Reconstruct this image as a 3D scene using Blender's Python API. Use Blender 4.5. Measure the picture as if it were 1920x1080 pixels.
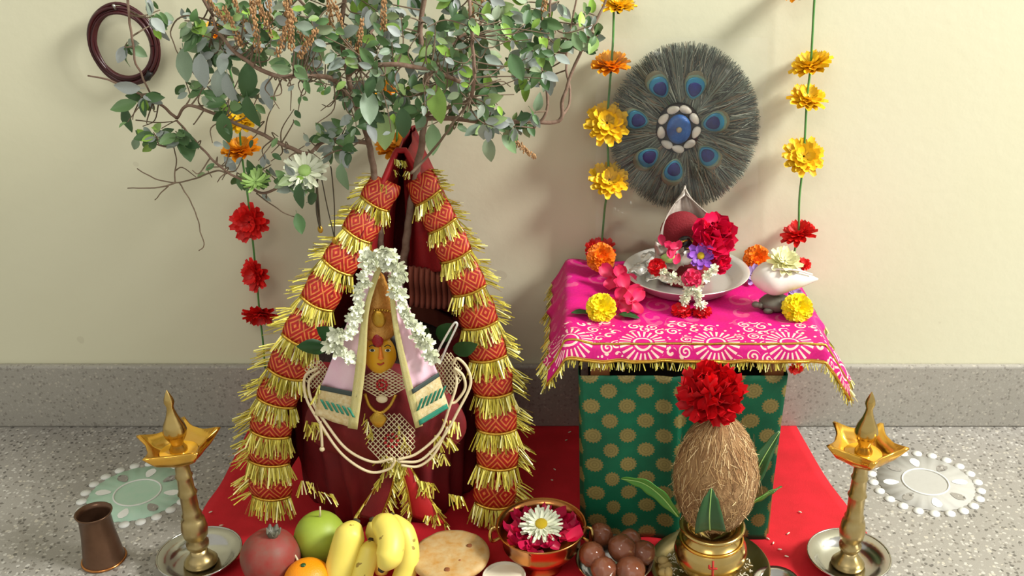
import bpy, math, random
from mathutils import Vector, Matrix, noise

for o in list(bpy.data.objects): bpy.data.objects.remove(o)
S = bpy.context.scene
COL = S.collection
PI = math.pi
R = random.Random(11)

# ------------------------------------------------------------------ camera
FPX, CX, CY = 1900.0, 1080.0, 540.0
CAMH, CAMD, PITCH = 1.0, 1.625, math.radians(24)
cam = bpy.data.cameras.new('camera'); camo = bpy.data.objects.new('camera', cam); COL.objects.link(camo)
cam.sensor_width = 36; cam.lens = 36*FPX/1920; cam.shift_x = -(CX-960)/1920
cam.clip_start = .05
camo.location = (0, -CAMD, CAMH); camo.rotation_euler = (PI/2-PITCH, 0, 0)
S.camera = camo

# ------------------------------------------------------------------ light
w = bpy.data.worlds.new('world'); S.world = w; w.use_nodes = True
w.node_tree.nodes['Background'].inputs[0].default_value = (1.0, .98, .90, 1)
w.node_tree.nodes['Background'].inputs[1].default_value = .55
def area(name, loc, target, sx, sy, power, color):
    l = bpy.data.lights.new(name, 'AREA'); l.shape = 'RECTANGLE'; l.size = sx; l.size_y = sy
    l.energy = power; l.color = color
    o = bpy.data.objects.new(name, l); COL.objects.link(o); o.location = loc
    o.rotation_euler = (Vector(target)-Vector(loc)).to_track_quat('-Z', 'Y').to_euler()
    return o
area('window_light', (2.9, -1.15, 2.75), (0, -.1, .35), .85, .85, 190, (1, .99, .94))
area('front_fill', (-.5, -2.6, 2.5), (-.1, -.2, .3), 1.2, .6, 14, (1, .95, .84))  # added fill from front left to brighten the idol, no real lamp
S.view_settings.view_transform = 'Standard'; S.view_settings.look = 'None'
S.view_settings.exposure = 0.15; S.view_settings.gamma = 1; S.view_settings.use_curve_mapping = False

# ------------------------------------------------------------------ placing
_c, _s = math.cos(PITCH), math.sin(PITCH)
def ray(px, py):
    a, b = (px-CX)/FPX, -(py-CY)/FPX
    return Vector((a, _c+b*_s, -_s+b*_c))
def P(px, py, d):                      # a point seen at px,py standing d metres in front of the wall
    r = ray(px, py); t = (CAMD-d)/r.y
    return Vector((r.x*t, -d, CAMH+r.z*t))
def F(px, py, z=0):                    # a point seen at px,py at height z
    r = ray(px, py); t = (z-CAMH)/r.z
    return Vector((r.x*t, -CAMD+r.y*t, z))
def smooth(pts, n=8):
    pts = [Vector(p) for p in pts]
    if len(pts) < 3: return [pts[0].lerp(pts[-1], i/n) for i in range(n+1)]
    ext = [pts[0]*2-pts[1]]+pts+[pts[-1]*2-pts[-2]]; out = []
    for i in range(1, len(ext)-2):
        a, b, c, d = ext[i-1:i+3]
        for k in range(n):
            t = k/n
            out.append(.5*((2*b)+(c-a)*t+(2*a-5*b+4*c-d)*t*t+(3*b-a-3*c+d)*t**3))
    return out+[pts[-1]]
def lerp(a, b, t): return a+(b-a)*t
def nz(x, y=0, z=0): return noise.noise(Vector((x, y, z)))
def frame(pos, n, spin=0, s=1):        # local z along n
    n = Vector(n).normalized(); q = n.to_track_quat('Z', 'Y')
    sc = Matrix.Diagonal((s, s, s, 1)) if not isinstance(s, tuple) else Matrix.Diagonal((*s, 1))
    return Matrix.Translation(pos) @ q.to_matrix().to_4x4() @ Matrix.Rotation(spin, 4, 'Z') @ sc

# ------------------------------------------------------------------ materials
def srgb(h):
    h = h.lstrip('#'); c = [int(h[i:i+2], 16)/255 for i in (0, 2, 4)]
    return tuple(x/12.92 if x <= .04045 else ((x+.055)/1.055)**2.4 for x in c)+(1,)
class NT:
    def __init__(s, name):
        s.mat = bpy.data.materials.new(name); s.mat.use_nodes = True
        s.t = s.mat.node_tree; s.b = s.t.nodes['Principled BSDF']; s.out = s.t.nodes['Material Output']
    def n(s, typ, **k):
        nd = s.t.nodes.new(typ)
        for a, b in k.items(): setattr(nd, a, b)
        return nd
    def put(s, sock, v):
        if isinstance(v, bpy.types.NodeSocket): s.t.links.new(v, sock)
        else: sock.default_value = v
    def m(s, op, a, b=None, c=None):
        nd = s.n('ShaderNodeMath', operation=op)
        for i, v in enumerate((a, b, c)):
            if v is not None: s.put(nd.inputs[i], v)
        return nd.outputs[0]
    def mix(s, f, a, b):
        nd = s.n('ShaderNodeMix', data_type='RGBA')
        s.put(nd.inputs[0], f); s.put(nd.inputs[6], a); s.put(nd.inputs[7], b)
        return nd.outputs[2]
    def uv(s):
        u = s.n('ShaderNodeUVMap'); x = s.n('ShaderNodeSeparateXYZ'); s.t.links.new(u.outputs[0], x.inputs[0])
        return x.outputs[0], x.outputs[1], u.outputs[0]
    def obj(s): return s.n('ShaderNodeTexCoord').outputs['Object']
    def noise(s, scale, detail=3, vec=None, rough=.55):
        nd = s.n('ShaderNodeTexNoise'); nd.inputs['Scale'].default_value = scale; nd.inputs['Detail'].default_value = detail
        nd.inputs['Roughness'].default_value = rough
        s.t.links.new(vec or s.obj(), nd.inputs['Vector']); return nd.outputs[0]
    def voro(s, scale, vec=None, feature='F1', out='Distance'):
        nd = s.n('ShaderNodeTexVoronoi', feature=feature); nd.inputs['Scale'].default_value = scale
        s.t.links.new(vec or s.obj(), nd.inputs['Vector']); return nd.outputs[out]
    def ramp(s, f, stops, const=False):
        nd = s.n('ShaderNodeValToRGB'); e = nd.color_ramp.elements
        if const: nd.color_ramp.interpolation = 'CONSTANT'
        while len(e) < len(stops): e.new(.5)
        for el, (p, c) in zip(e, stops): el.position = p; el.color = srgb(c) if isinstance(c, str) else c
        s.put(nd.inputs[0], f); return nd.outputs[0]
    def val(s, col, v):
        h = s.n('ShaderNodeHueSaturation'); s.put(h.inputs['Value'], v); s.put(h.inputs['Color'], col); return h.outputs[0]
    def bump(s, h, strength=.3, dist=.002):
        nd = s.n('ShaderNodeBump'); nd.inputs['Strength'].default_value = strength; nd.inputs['Distance'].default_value = dist
        s.put(nd.inputs['Height'], h); s.t.links.new(nd.outputs[0], s.b.inputs['Normal'])
    def fin(s, col, rough=.5, metal=0, **k):
        s.put(s.b.inputs['Base Color'], col); s.put(s.b.inputs['Roughness'], rough); s.put(s.b.inputs['Metallic'], metal)
        for a, v in k.items(): s.put(s.b.inputs[a.replace('_', ' ')], v)
        return s.mat
def rnd(t, kind):
    if kind == 'island': return t.n('ShaderNodeNewGeometry').outputs['Random Per Island']
    return t.n('ShaderNodeObjectInfo').outputs['Random']
def simple(name, a, b=None, rough=.5, metal=0, var=.12, scale=40, bump=0, bscale=150, rand=None, stops=None, **k):
    t = NT(name); f = t.noise(scale)
    col = t.mix(t.m('SMOOTH_MIN', 1.0, t.m('MULTIPLY_ADD', f, 2.0, -.5), .1), srgb(a), srgb(b)) if b else srgb(a)
    if stops: col = t.ramp(rnd(t, rand), stops)
    v = t.m('MULTIPLY_ADD', f, 2*var, 1-var)
    if rand: v = t.m('MULTIPLY', v, t.m('MULTIPLY_ADD', rnd(t, rand), .5, .75))
    col = t.val(col, v)
    if bump: t.bump(t.noise(bscale, 4), bump)
    return t.fin(col, rough, metal, **k)

M = {}
def mk_wall():
    t = NT('cream_plaster'); f = t.noise(2.2, 5); g = t.noise(55, 4)
    col = t.mix(f, srgb('#d8d5b4'), srgb('#dfddc3'))
    spot = t.m('GREATER_THAN', t.noise(14, 2), .74)
    col = t.mix(t.m('MULTIPLY', spot, .25), col, srgb('#b9b196'))
    t.bump(g, .12, .003); M['wall'] = t.fin(col, .75)
def terrazzo(name, base, scale, light, dark, rough, amount):
    t = NT(name); o = t.obj(); v1 = t.n('ShaderNodeTexVoronoi'); v1.inputs['Scale'].default_value = scale
    nzv = t.n('ShaderNodeTexNoise'); nzv.inputs['Scale'].default_value = scale*1.3; t.t.links.new(o, nzv.inputs['Vector'])
    mx = t.n('ShaderNodeMix', data_type='VECTOR'); mx.inputs[0].default_value = .012*90/scale
    t.t.links.new(o, mx.inputs[4]); t.t.links.new(nzv.outputs[1], mx.inputs[5]); t.t.links.new(mx.outputs[1], v1.inputs['Vector'])
    sep = t.n('ShaderNodeSeparateColor'); t.t.links.new(v1.outputs['Color'], sep.inputs[0])
    chip = t.m('LESS_THAN', v1.outputs['Distance'], .42)
    cc = t.ramp(sep.outputs[0], [(0, dark), (.16, '#6d675f'), (.3, base), (.52, '#a8a49c'), (.72, light), (.9, '#c3bdae')], True)
    col = t.mix(t.m('MULTIPLY', chip, amount), srgb(base), cc)
    fine = t.noise(scale*4, 3); col = t.val(col, t.m('MULTIPLY_ADD', fine, .5, .75))
    big = t.noise(3, 3); col = t.val(col, t.m('MULTIPLY_ADD', big, .3, .86))
    return t.fin(col, rough)
mk_wall()
M['floor'] = terrazzo('grey_terrazzo', '#96928a', 150, '#c6c3bb', '#4b4742', .35, .75)
M['skirt'] = terrazzo('fine_grey_terrazzo', '#9f9b91', 170, '#b4b0a6', '#77736b', .45, .5)

# ------------------------------------------------------------------ mesh building
class MB:
    def __init__(s): s.v = []; s.f = []; s.uv = []; s.mi = []; s.cur = 0
    def add(s, vs, fs, uvs=None):
        b = len(s.v); s.v += [Vector(v) for v in vs]; s.uv += (uvs or [(0, 0)]*len(vs))
        for f in fs: s.f.append(tuple(i+b for i in f)); s.mi.append(s.cur)
    def grid(s, fn, nu, nv, cu=False, uvf=None):
        vs, uvs, fs = [], [], []; mu = nu if cu else nu+1
        for j in range(nv+1):
            for i in range(mu):
                u, v = i/nu, j/nv; vs.append(fn(u, v)); uvs.append(uvf(u, v) if uvf else (u, v))
        for j in range(nv):
            for i in range(nu):
                a = j*mu+i; b = j*mu+(i+1) % mu
                fs.append((a, b, b+mu, a+mu))
        s.add(vs, fs, uvs)
    def tube(s, pts, r, n=7, cap=True):
        pts = [Vector(p) for p in pts]; m = len(pts)
        rr = r if isinstance(r, (list, tuple)) else [r]*m
        if len(rr) != m: rr = [lerp(rr[0], rr[-1], i/(m-1)) for i in range(m)]
        T = [(pts[min(i+1, m-1)]-pts[max(i-1, 0)]).normalized() for i in range(m)]
        nrm = T[0].orthogonal().normalized(); vs, fs = [], []
        for i in range(m):
            nrm = (nrm-T[i]*nrm.dot(T[i])); nrm = nrm.normalized() if nrm.length > 1e-6 else T[i].orthogonal().normalized()
            bn = T[i].cross(nrm)
            for k in range(n):
                a = 2*PI*k/n; vs.append(pts[i]+(nrm*math.cos(a)+bn*math.sin(a))*rr[i])
        for i in range(m-1):
            for k in range(n):
                a, b = i*n+k, i*n+(k+1) % n; fs.append((a, b, b+n, a+n))
        if cap: fs.append(tuple(range(n-1, -1, -1))); fs.append(tuple(range((m-1)*n, m*n)))
        s.add(vs, fs)
    def lathe(s, prof, n=32, mat=None, mod=None, cap=True):
        mat = mat or Matrix(); vs, fs, uvs = [], [], []
        for j, (r, z) in enumerate(prof):
            for k in range(n):
                a = 2*PI*k/n; q = mod(a, j, r, z) if mod else (r, z)
                vs.append(mat @ Vector((q[0]*math.cos(a), q[0]*math.sin(a), q[1]))); uvs.append((k/n, j/len(prof)))
        for j in range(len(prof)-1):
            for k in range(n):
                a, b = j*n+k, j*n+(k+1) % n; fs.append((a, b, b+n, a+n))
        if cap:
            if prof[0][0] > 1e-5: fs.append(tuple(range(n-1, -1, -1)))
            if prof[-1][0] > 1e-5: fs.append(tuple(range((len(prof)-1)*n, len(prof)*n)))
        s.add(vs, fs, uvs)
    def ball(s, c, r, nu=14, nv=9, mat=None, fn=None):
        r = Vector((r, r, r)) if not hasattr(r, '__len__') else Vector(r); c = Vector(c)
        mat = mat or Matrix()
        def g(u, v):
            th, ph = 2*PI*u, PI*(v*.998+.001)
            p = Vector((math.cos(th)*math.sin(ph), math.sin(th)*math.sin(ph), -math.cos(ph)))
            if fn: p = fn(p)
            return c+mat.to_3x3() @ Vector((p.x*r.x, p.y*r.y, p.z*r.z))
        s.grid(g, nu, nv, True)
    def box(s, lo, hi, mat=None):
        mat = mat or Matrix(); x0, y0, z0 = lo; x1, y1, z1 = hi
        vs = [mat @ Vector(p) for p in ((x0, y0, z0), (x1, y0, z0), (x1, y1, z0), (x0, y1, z0), (x0, y0, z1), (x1, y0, z1), (x1, y1, z1), (x0, y1, z1))]
        s.add(vs, [(3, 2, 1, 0), (4, 5, 6, 7), (0, 1, 5, 4), (1, 2, 6, 5), (2, 3, 7, 6), (3, 0, 4, 7)])
    def ribbon(s, pts, wd, side=None, n=None):
        pts = [Vector(p) for p in pts]; m = len(pts); vs = []; fs = []; uvs = []
        for i, p in enumerate(pts):
            T = (pts[min(i+1, m-1)]-pts[max(i-1, 0)]).normalized()
            sd = (Vector(side) if side is not None else T.orthogonal()); sd = (sd-T*sd.dot(T)).normalized()
            ww = wd[i] if isinstance(wd, (list, tuple)) else wd
            vs += [p-sd*ww/2, p+sd*ww/2]; uvs += [(0, i/(m-1)), (1, i/(m-1))]
        for i in range(m-1): fs.append((2*i, 2*i+1, 2*i+3, 2*i+2))
        s.add(vs, fs, uvs)
    def petal(s, mat, L, W, cup=.2, curl=.3, nu=2, nv=4, base=.25, tip=.35, droop=0):
        def g(u, v):
            x = u*2-1
            wv = W*.5*((base+(1-base)*math.sin(PI*.5*min(1, v/.6))) if v < .6 else math.sqrt(max(0, 1-((v-.6)/.4)**2*(1-tip*tip))))
            return mat @ Vector((x*wv, v*L, cup*W*x*x+curl*L*v*v-droop*L*v*v*v))
        s.grid(g, nu, nv)
    def mesh(s, name, mats, smooth=True, off=None):
        me = bpy.data.meshes.new(name); o = off or Vector()
        me.from_pydata([tuple(v-o) for v in s.v], [], s.f)
        for m in (mats if isinstance(mats, (list, tuple)) else [mats]): me.materials.append(m if not isinstance(m, str) else M[m])
        ul = me.uv_layers.new(name='UVMap'); idx = [0]*len(me.loops); me.loops.foreach_get('vertex_index', idx)
        flat = []
        for i in idx: flat += s.uv[i]
        ul.data.foreach_set('uv', flat)
        me.polygons.foreach_set('use_smooth', [smooth]*len(me.polygons))
        me.polygons.foreach_set('material_index', s.mi); me.update()
        return me
    def build(s, name, mats, parent=None, smooth=True, solid=0, sub=0, bevel=0, origin=None):
        off = parent_loc(parent) if parent else (Vector(origin) if origin is not None else base_of(s.v))
        o = bpy.data.objects.new(name, s.mesh(name, mats, smooth, off)); COL.objects.link(o)
        if parent: o.parent = parent
        else: o.location = off
        if sub: md = o.modifiers.new('sub', 'SUBSURF'); md.levels = md.render_levels = sub
        if solid: md = o.modifiers.new('solid', 'SOLIDIFY'); md.thickness = solid; md.offset = 0
        if bevel: md = o.modifiers.new('bevel', 'BEVEL'); md.width = bevel; md.segments = 2; md.limit_method = 'ANGLE'
        return o
def base_of(vs):
    n = len(vs); return Vector((sum(v.x for v in vs)/n, sum(v.y for v in vs)/n, min(v.z for v in vs)))
def parent_loc(p):
    l = Vector(p.location)
    while p.parent: p = p.parent; l += Vector(p.location)
    return l
def tag(o, label, cat, group=None, kind=None):
    if label: o['label'] = label
    if cat: o['category'] = cat
    if group: o['group'] = group
    if kind: o['kind'] = kind
    return o
def thing(name, label, cat, loc, group=None):
    o = bpy.data.objects.new(name, None); o.empty_display_size = .02; COL.objects.link(o); o.location = loc
    return tag(o, label, cat, group)
def inst(name, mesh, parent, mw):       # a part sharing mesh data, placed by a world matrix
    o = bpy.data.objects.new(name, mesh); COL.objects.link(o)
    if parent: o.parent = parent; mw = Matrix.Translation(-parent_loc(parent)) @ mw
    o.matrix_basis = mw; return o
def struct(o): o['kind'] = 'structure'; return o
def stuff(o): o['kind'] = 'stuff'; return o

# ------------------------------------------------------------------ the room
mb = MB(); mb.box((-3, 0, -.1), (3, .12, 2.7)); struct(mb.build('wall_back', 'wall', smooth=False))
mb = MB(); mb.box((-3, -3.2, -.1), (3, 0, 0)); struct(mb.build('floor', 'floor', smooth=False))
mb = MB(); mb.box((-3, -.014, 0), (3, 0, .128)); struct(mb.build('baseboard_back', 'skirt', smooth=False, bevel=.004))

# ------------------------------------------------------------------ materials of things
M['red_felt'] = simple('red_felt', '#c20f1c', '#d01426', .85, var=.12, scale=18, bump=.25, bscale=700, Sheen_Weight=.0)
M['maroon'] = simple('maroon_satin', '#7e0a12', '#58040a', .75, var=.3, scale=25, bump=.15, bscale=500)
M['hoodred'] = simple('deep_red_net', '#8c0d12', '#64060c', .65, var=.3, scale=60, bump=.3, bscale=600)
M['foldred'] = simple('red_net_fold', '#a01218', '#7c0a10', .65, var=.3, scale=80, bump=.3, bscale=600)
M['redtrim'] = simple('scarlet_cloth', '#b8121b', '#9c0c16', .6, var=.15)
M['tinsel'] = simple('gold_tinsel', '#d8c256', None, .32, .35, var=.2, rand='island',
                     stops=[(0, '#a8962e'), (.25, '#d0c044'), (.55, '#e4d85c'), (.8, '#f2ea88'), (1, '#fdfad0')])
M['brass'] = simple('polished_brass', '#d2b878', '#b99a58', .22, 1, var=.15, scale=30, bump=.03, bscale=60)
M['brass_old'] = simple('aged_brass', '#cdb888', '#a8935c', .32, 1, var=.2, scale=45, bump=.06, bscale=90)
M['brass_gold'] = simple('golden_brass', '#eec05c', '#e0a544', .22, 1, var=.15, scale=30)
M['copper'] = simple('brushed_copper', '#c98a52', '#b8763e', .24, 1, var=.12, scale=30, bump=.03, bscale=60)
M['steel'] = simple('polished_steel', '#c9c8c2', '#b4b2ab', .18, 1, var=.1, scale=20)
M['silver'] = simple('engraved_silver', '#f0efe9', '#e2e1da', .3, .55, var=.12, scale=40, bump=.12, bscale=120)
M['wood'] = simple('varnished_wood', '#a5673a', '#824b27', .45, var=.2, scale=25)
M['black'] = simple('matt_black', '#14110f', None, .5, var=.1)
M['dark'] = simple('dark_underside', '#241a14', None, .8, var=.2)
M['soil'] = simple('dark_soil', '#3a2a1e', '#201610', .95, var=.3, scale=80, bump=.8, bscale=150)
M['terracotta'] = simple('terracotta', '#8f4c38', '#7b3b2c', .8, var=.2, scale=30, bump=.2)
M['bark'] = simple('tulsi_bark', '#937a69', '#6a5140', .85, var=.25, scale=90, bump=.6, bscale=200)
M['twig'] = simple('thin_twig', '#7d6a55', '#5c4d3c', .8, var=.2, scale=60)
M['stem_green'] = simple('green_floral_wire', '#5d9a4a', '#3f7a38', .5, var=.15)
LEAFSTOPS = [(0, '#3f6238'), (.22, '#547a45'), (.4, '#6c8c56'), (.55, '#8b9a8c'), (.74, '#9aa09f'), (.88, '#7d8f62'), (.96, '#7ba03f'), (1, '#8fb845')]
M['leaf'] = simple('tulsi_leaf', '#4d6c3c', None, .5, var=.2, scale=60, rand='obj', stops=LEAFSTOPS)
M['leaf_stuff'] = simple('tulsi_leaf_small', '#4d6c3c', None, .5, var=.2, scale=60, rand='island', stops=LEAFSTOPS)
M['spike'] = simple('dry_seed_spike', '#b98f63', '#9a744c', .85, var=.25, scale=90, rand='island')
M['yellow'] = simple('yellow_fabric_petal', '#fbd024', '#f8c516', .55, var=.1, rand='island')
M['amber'] = simple('amber_fabric_petal', '#fcb21e', '#f9a214', .55, var=.1, rand='island')
M['redpet'] = simple('red_fabric_petal', '#ec1f18', '#dc1512', .55, var=.12, rand='island')
M['marigold'] = simple('orange_marigold', '#f78a09', '#ee7403', .6, var=.12, rand='island')
M['marigold_y'] = simple('yellow_marigold', '#faea18', '#f3dd0a', .6, var=.1, rand='island')
M['fuchsia'] = simple('fuchsia_bract', '#ee1756', '#d80f46', .5, var=.15, rand='island')
M['rosepink'] = simple('rose_pink_bract', '#dd2a5f', '#c71d4b', .55, var=.15, rand='island')
M['crimson'] = simple('crimson_petal', '#e81522', '#d00d1a', .5, var=.15, rand='island')
M['magenta'] = simple('magenta_rose_petal', '#c40d47', '#a5083a', .45, var=.2, rand='island')
M['purple'] = simple('purple_petal', '#a15ec8', '#8444b4', .5, var=.2, rand='island')
M['lilac'] = simple('lilac_petal', '#bda3d0', '#9c7fc0', .5, var=.15, rand='island')
M['white_pet'] = simple('white_petal', '#eef0dd', '#dfe6c4', .5, var=.06, rand='island')
M['jasmine'] = simple('jasmine_blossom', '#f7f8e8', '#e9efd2', .5, var=.06, rand='island')
M['cream_pet'] = simple('pale_yellow_petal', '#f3efbe', '#e8e4a4', .5, var=.08, rand='island')
M['yellow_core'] = simple('yellow_stamens', '#dfc21b', '#c9a612', .7, var=.2, bump=.5, bscale=900)
M['green_pale'] = simple('pale_green_petal', '#a9c877', '#8fb55c', .5, var=.1, rand='island')
M['mango_leaf'] = simple('mango_leaf', '#4d8a2c', '#3b7324', .4, var=.2, scale=50)
M['mango_dark'] = simple('dark_mango_leaf', '#2c5a2c', '#234a25', .4, var=.2, scale=50)
M['pearl'] = simple('ivory_cord', '#e6d6b0', '#d7c398', .45, var=.1, scale=200, bump=.4, bscale=900)
M['lace'] = simple('ivory_lace', '#e9dcb8', '#d8c79a', .6, var=.1, scale=150)
M['goldchain'] = simple('gold_ornament', '#d2ac4c', '#b98d2d', .3, .9, var=.15, scale=150, bump=.3, bscale=500)
M['face'] = simple('turmeric_yellow_face', '#d9a514', '#cf950d', .4, var=.08, scale=30)
M['crown'] = simple('carved_gold_crown', '#d39e4c', '#b87f38', .35, .35, var=.2, scale=80, bump=.7, bscale=260)
M['ruby'] = simple('ruby_red_bindi', '#a3121e', '#850a16', .2, var=.2, scale=300, bump=.4, bscale=500)
M['lip'] = simple('red_lip', '#a82a14', None, .4, var=.05)
M['orange_skin'] = simple('nose_orange', '#e07c1e', None, .45, var=.05)
M['veil'] = simple('pink_silk', '#ecccd6', '#dfb4c6', .38, var=.1, scale=30, bump=.12, bscale=300)
M['veil_border'] = simple('cream_gold_border', '#d9cf93', '#c9bd79', .45, .15, var=.12, scale=150, bump=.3, bscale=700)
M['veil_end'] = simple('ochre_zari_panel', '#d8b878', '#e4d8b0', .5, .15, var=.2, scale=160, bump=.3, bscale=600)
M['teal'] = simple('teal_woven_stripe', '#2c8a6d', '#257a62', .5, var=.1)
M['charcoal'] = simple('charcoal_woven_line', '#3a4642', None, .6, var=.1)
M['brownfold'] = simple('brown_fold', '#5e3226', '#74452f', .6, var=.2, scale=50)
M['coconut'] = simple('coconut_husk', '#a9855a', '#7d5631', .9, var=.3, scale=35, bump=.9, bscale=220)
M['fibre'] = simple('coconut_fibre', '#b89566', None, .8, var=.2, rand='island', stops=[(0, '#7a5230'), (.4, '#a47c4e'), (.75, '#bd9a68'), (1, '#d9c093')])
M['ladoo'] = simple('glazed_brown_sweet', '#96522c', '#743c24', .22, var=.35, scale=110, bump=.5, bscale=160, Coat_Weight=1.0)
M['poli'] = simple('golden_flatbread', '#cfb684', '#b08038', .75, var=.25, scale=75, bump=.3, bscale=120)
M['poli_rim'] = simple('pale_dough', '#c9b88c', '#b59a64', .75, var=.15, scale=60)
M['burnt'] = simple('brown_scorch', '#7a4524', '#94592c', .8, var=.2)
M['rice'] = simple('rice_grain', '#ece6d2', '#ddd5b8', .5, var=.05, rand='island')
M['ginger'] = simple('dry_ginger_root', '#cbb277', '#a98e55', .85, var=.25, scale=60, bump=.5)
M['pome'] = simple('pomegranate_rind', '#9c3630', '#6e5044', .55, var=.35, scale=48, bump=.1, bscale=120, Specular_IOR_Level=.3)
M['guava'] = simple('green_guava', '#a6b83f', '#8aa233', .5, var=.12, scale=25, bump=.12, bscale=60)
M['orange'] = simple('orange_peel', '#f59a0c', '#ee8b06', .4, var=.08, bump=.35, bscale=420)
def mk_banana():
    t = NT('ripe_banana'); f = t.noise(25, 3); sp = t.m('GREATER_THAN', t.noise(75, 2), .70)
    col = t.mix(f, srgb('#f0df72'), srgb('#e4cd4c')); col = t.mix(t.m('MULTIPLY', sp, .75), col, srgb('#7a5a22'))
    M['banana'] = t.fin(col, .45)
mk_banana()
M['banana_tip'] = simple('banana_tip', '#3d3218', None, .8)
M['cowrie'] = simple('cowrie_shell', '#f2eee2', '#e2d8c2', .25, var=.1, scale=90)
M['blue_bead'] = simple('blue_bead', '#3f80cc', '#2b5cab', .3, var=.25, scale=160, bump=.4, bscale=400)
M['f_barb'] = simple('peacock_barb', '#6a6a58', None, .55, .1, var=.2, rand='island',
                     stops=[(0, '#2a2c24'), (.2, '#4a5144'), (.45, '#687262'), (.7, '#869080'), (.88, '#7b6548'), (1, '#b4bcaa')])
M['e_bronze'] = simple('feather_bronze', '#85795a', '#75745a', .45, .3, var=.2, scale=200)
M['e_green'] = simple('feather_green', '#7f9a84', '#6c8a76', .4, .3, var=.2, scale=200)
M['e_teal'] = simple('feather_teal', '#2a8fa6', '#2f7fb0', .35, .4, var=.2, scale=200)
M['e_blue'] = simple('feather_blue', '#232f86', '#18205e', .35, .4, var=.2, scale=200)
M['wine_cable'] = simple('wine_red_cable', '#4a1a20', '#36120f', .28, var=.15)
M['thread'] = simple('black_bead_thread', '#2a241c', '#4a3e26', .5, var=.2)
M['conch'] = simple('white_conch', '#ece8e0', '#ddd2c6', .25, var=.08, scale=40, bump=.1, bscale=60)
M['stone'] = simple('grey_stone', '#6c6a58', '#56554a', .5, var=.25, scale=90, bump=.3)
M['velvet'] = simple('dark_red_velvet', '#8e0d1e', '#6d0815', .8, var=.35, scale=90, bump=.6, bscale=400)
M['greycloth'] = simple('silver_grey_cloth', '#a89c90', '#c2b8ac', .45, .25, var=.2, scale=40, bump=.3)
M['idolblack'] = simple('black_stone', '#1d1b1e', None, .15, var=.1)
M['rangoli_g'] = simple('pale_green_rangoli', '#b9d3bd', '#a3c6ae', .7, var=.12, scale=60)
M['rangoli_w'] = simple('white_rangoli', '#e9eae4', '#dcddd6', .7, var=.08, scale=60)
M['rangoli_p'] = simple('faded_white_rangoli', '#bdbcb4', '#a9a7a0', .7, var=.2, scale=90)
M['kumkum'] = simple('kumkum_red', '#b02a1c', None, .8, var=.15)
M['brown_lota'] = simple('brown_copper', '#7a5a44', '#5e4433', .3, .7, var=.2)
M['paper_white'] = simple('white_ceramic', '#d8d0bf', '#c9bfa9', .4, var=.1)
M['oil'] = simple('lamp_oil', '#e0b23c', '#d29a22', .06, var=.1)
M['stick'] = simple('pale_stick', '#d9cfae', '#c5b88e', .6, var=.1)

def mk_segment():
    t = NT('red_gold_gota'); u, v, _ = t.uv()
    q = t.m('ADD', t.m('ABSOLUTE', t.m('SUBTRACT', t.m('FRACT', t.m('MULTIPLY', u, 2.0)), .5)), t.m('MULTIPLY', t.m('ABSOLUTE', t.m('SUBTRACT', v, .5)), 1.1))
    s = t.m('LESS_THAN', t.m('FRACT', t.m('MULTIPLY', q, 4.4)), .36)
    f = t.noise(160, 2)
    col = t.mix(s, srgb('#ab1614'), srgb('#d9793a'))
    col = t.val(col, t.m('MULTIPLY_ADD', f, .9, .5))
    t.bump(s, .4, .001); M['segment'] = t.fin(col, .5, .1)
mk_segment()
def mk_green():
    t = NT('green_brocade'); u, v, _ = t.uv(); f = t.noise(40, 3)
    def med(ou, ov):
        x = t.m('MULTIPLY', t.m('SUBTRACT', t.m('FRACT', t.m('ADD', t.m('DIVIDE', u, .053), ou)), .5), .053)
        y = t.m('MULTIPLY', t.m('SUBTRACT', t.m('FRACT', t.m('ADD', t.m('DIVIDE', v, .052), ov)), .5), .052)
        r = t.m('SQRT', t.m('ADD', t.m('MULTIPLY', x, x), t.m('MULTIPLY', y, y))); th = t.m('ARCTAN2', y, x)
        edge = t.m('MULTIPLY_ADD', t.m('COSINE', t.m('MULTIPLY', th, 16)), .0010, .0124)
        return t.m('LESS_THAN', r, edge), r
    a, ra = med(0, 0); b, rb = med(.5, .5)
    md = t.m('MAXIMUM', a, b); r = t.m('MINIMUM', ra, rb)
    rings = t.m('MULTIPLY_ADD', t.m('SINE', t.m('MULTIPLY', r, 1500)), .16, 1)
    gold = t.val(t.mix(f, srgb('#80703e'), srgb('#6c6238')), rings)
    tone_var = t.m('MULTIPLY_ADD', t.noise(9, 3), .9, .5)  # broad random variation of the green dye
    col = t.mix(md, t.val(t.mix(f, srgb('#0a6242'), srgb('#054a32')), tone_var), gold)
    t.bump(t.m('ADD', md, t.noise(700, 2)), .15, .001); M['green'] = t.fin(col, .5, 0, Specular_IOR_Level=.3)
mk_green()
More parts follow.
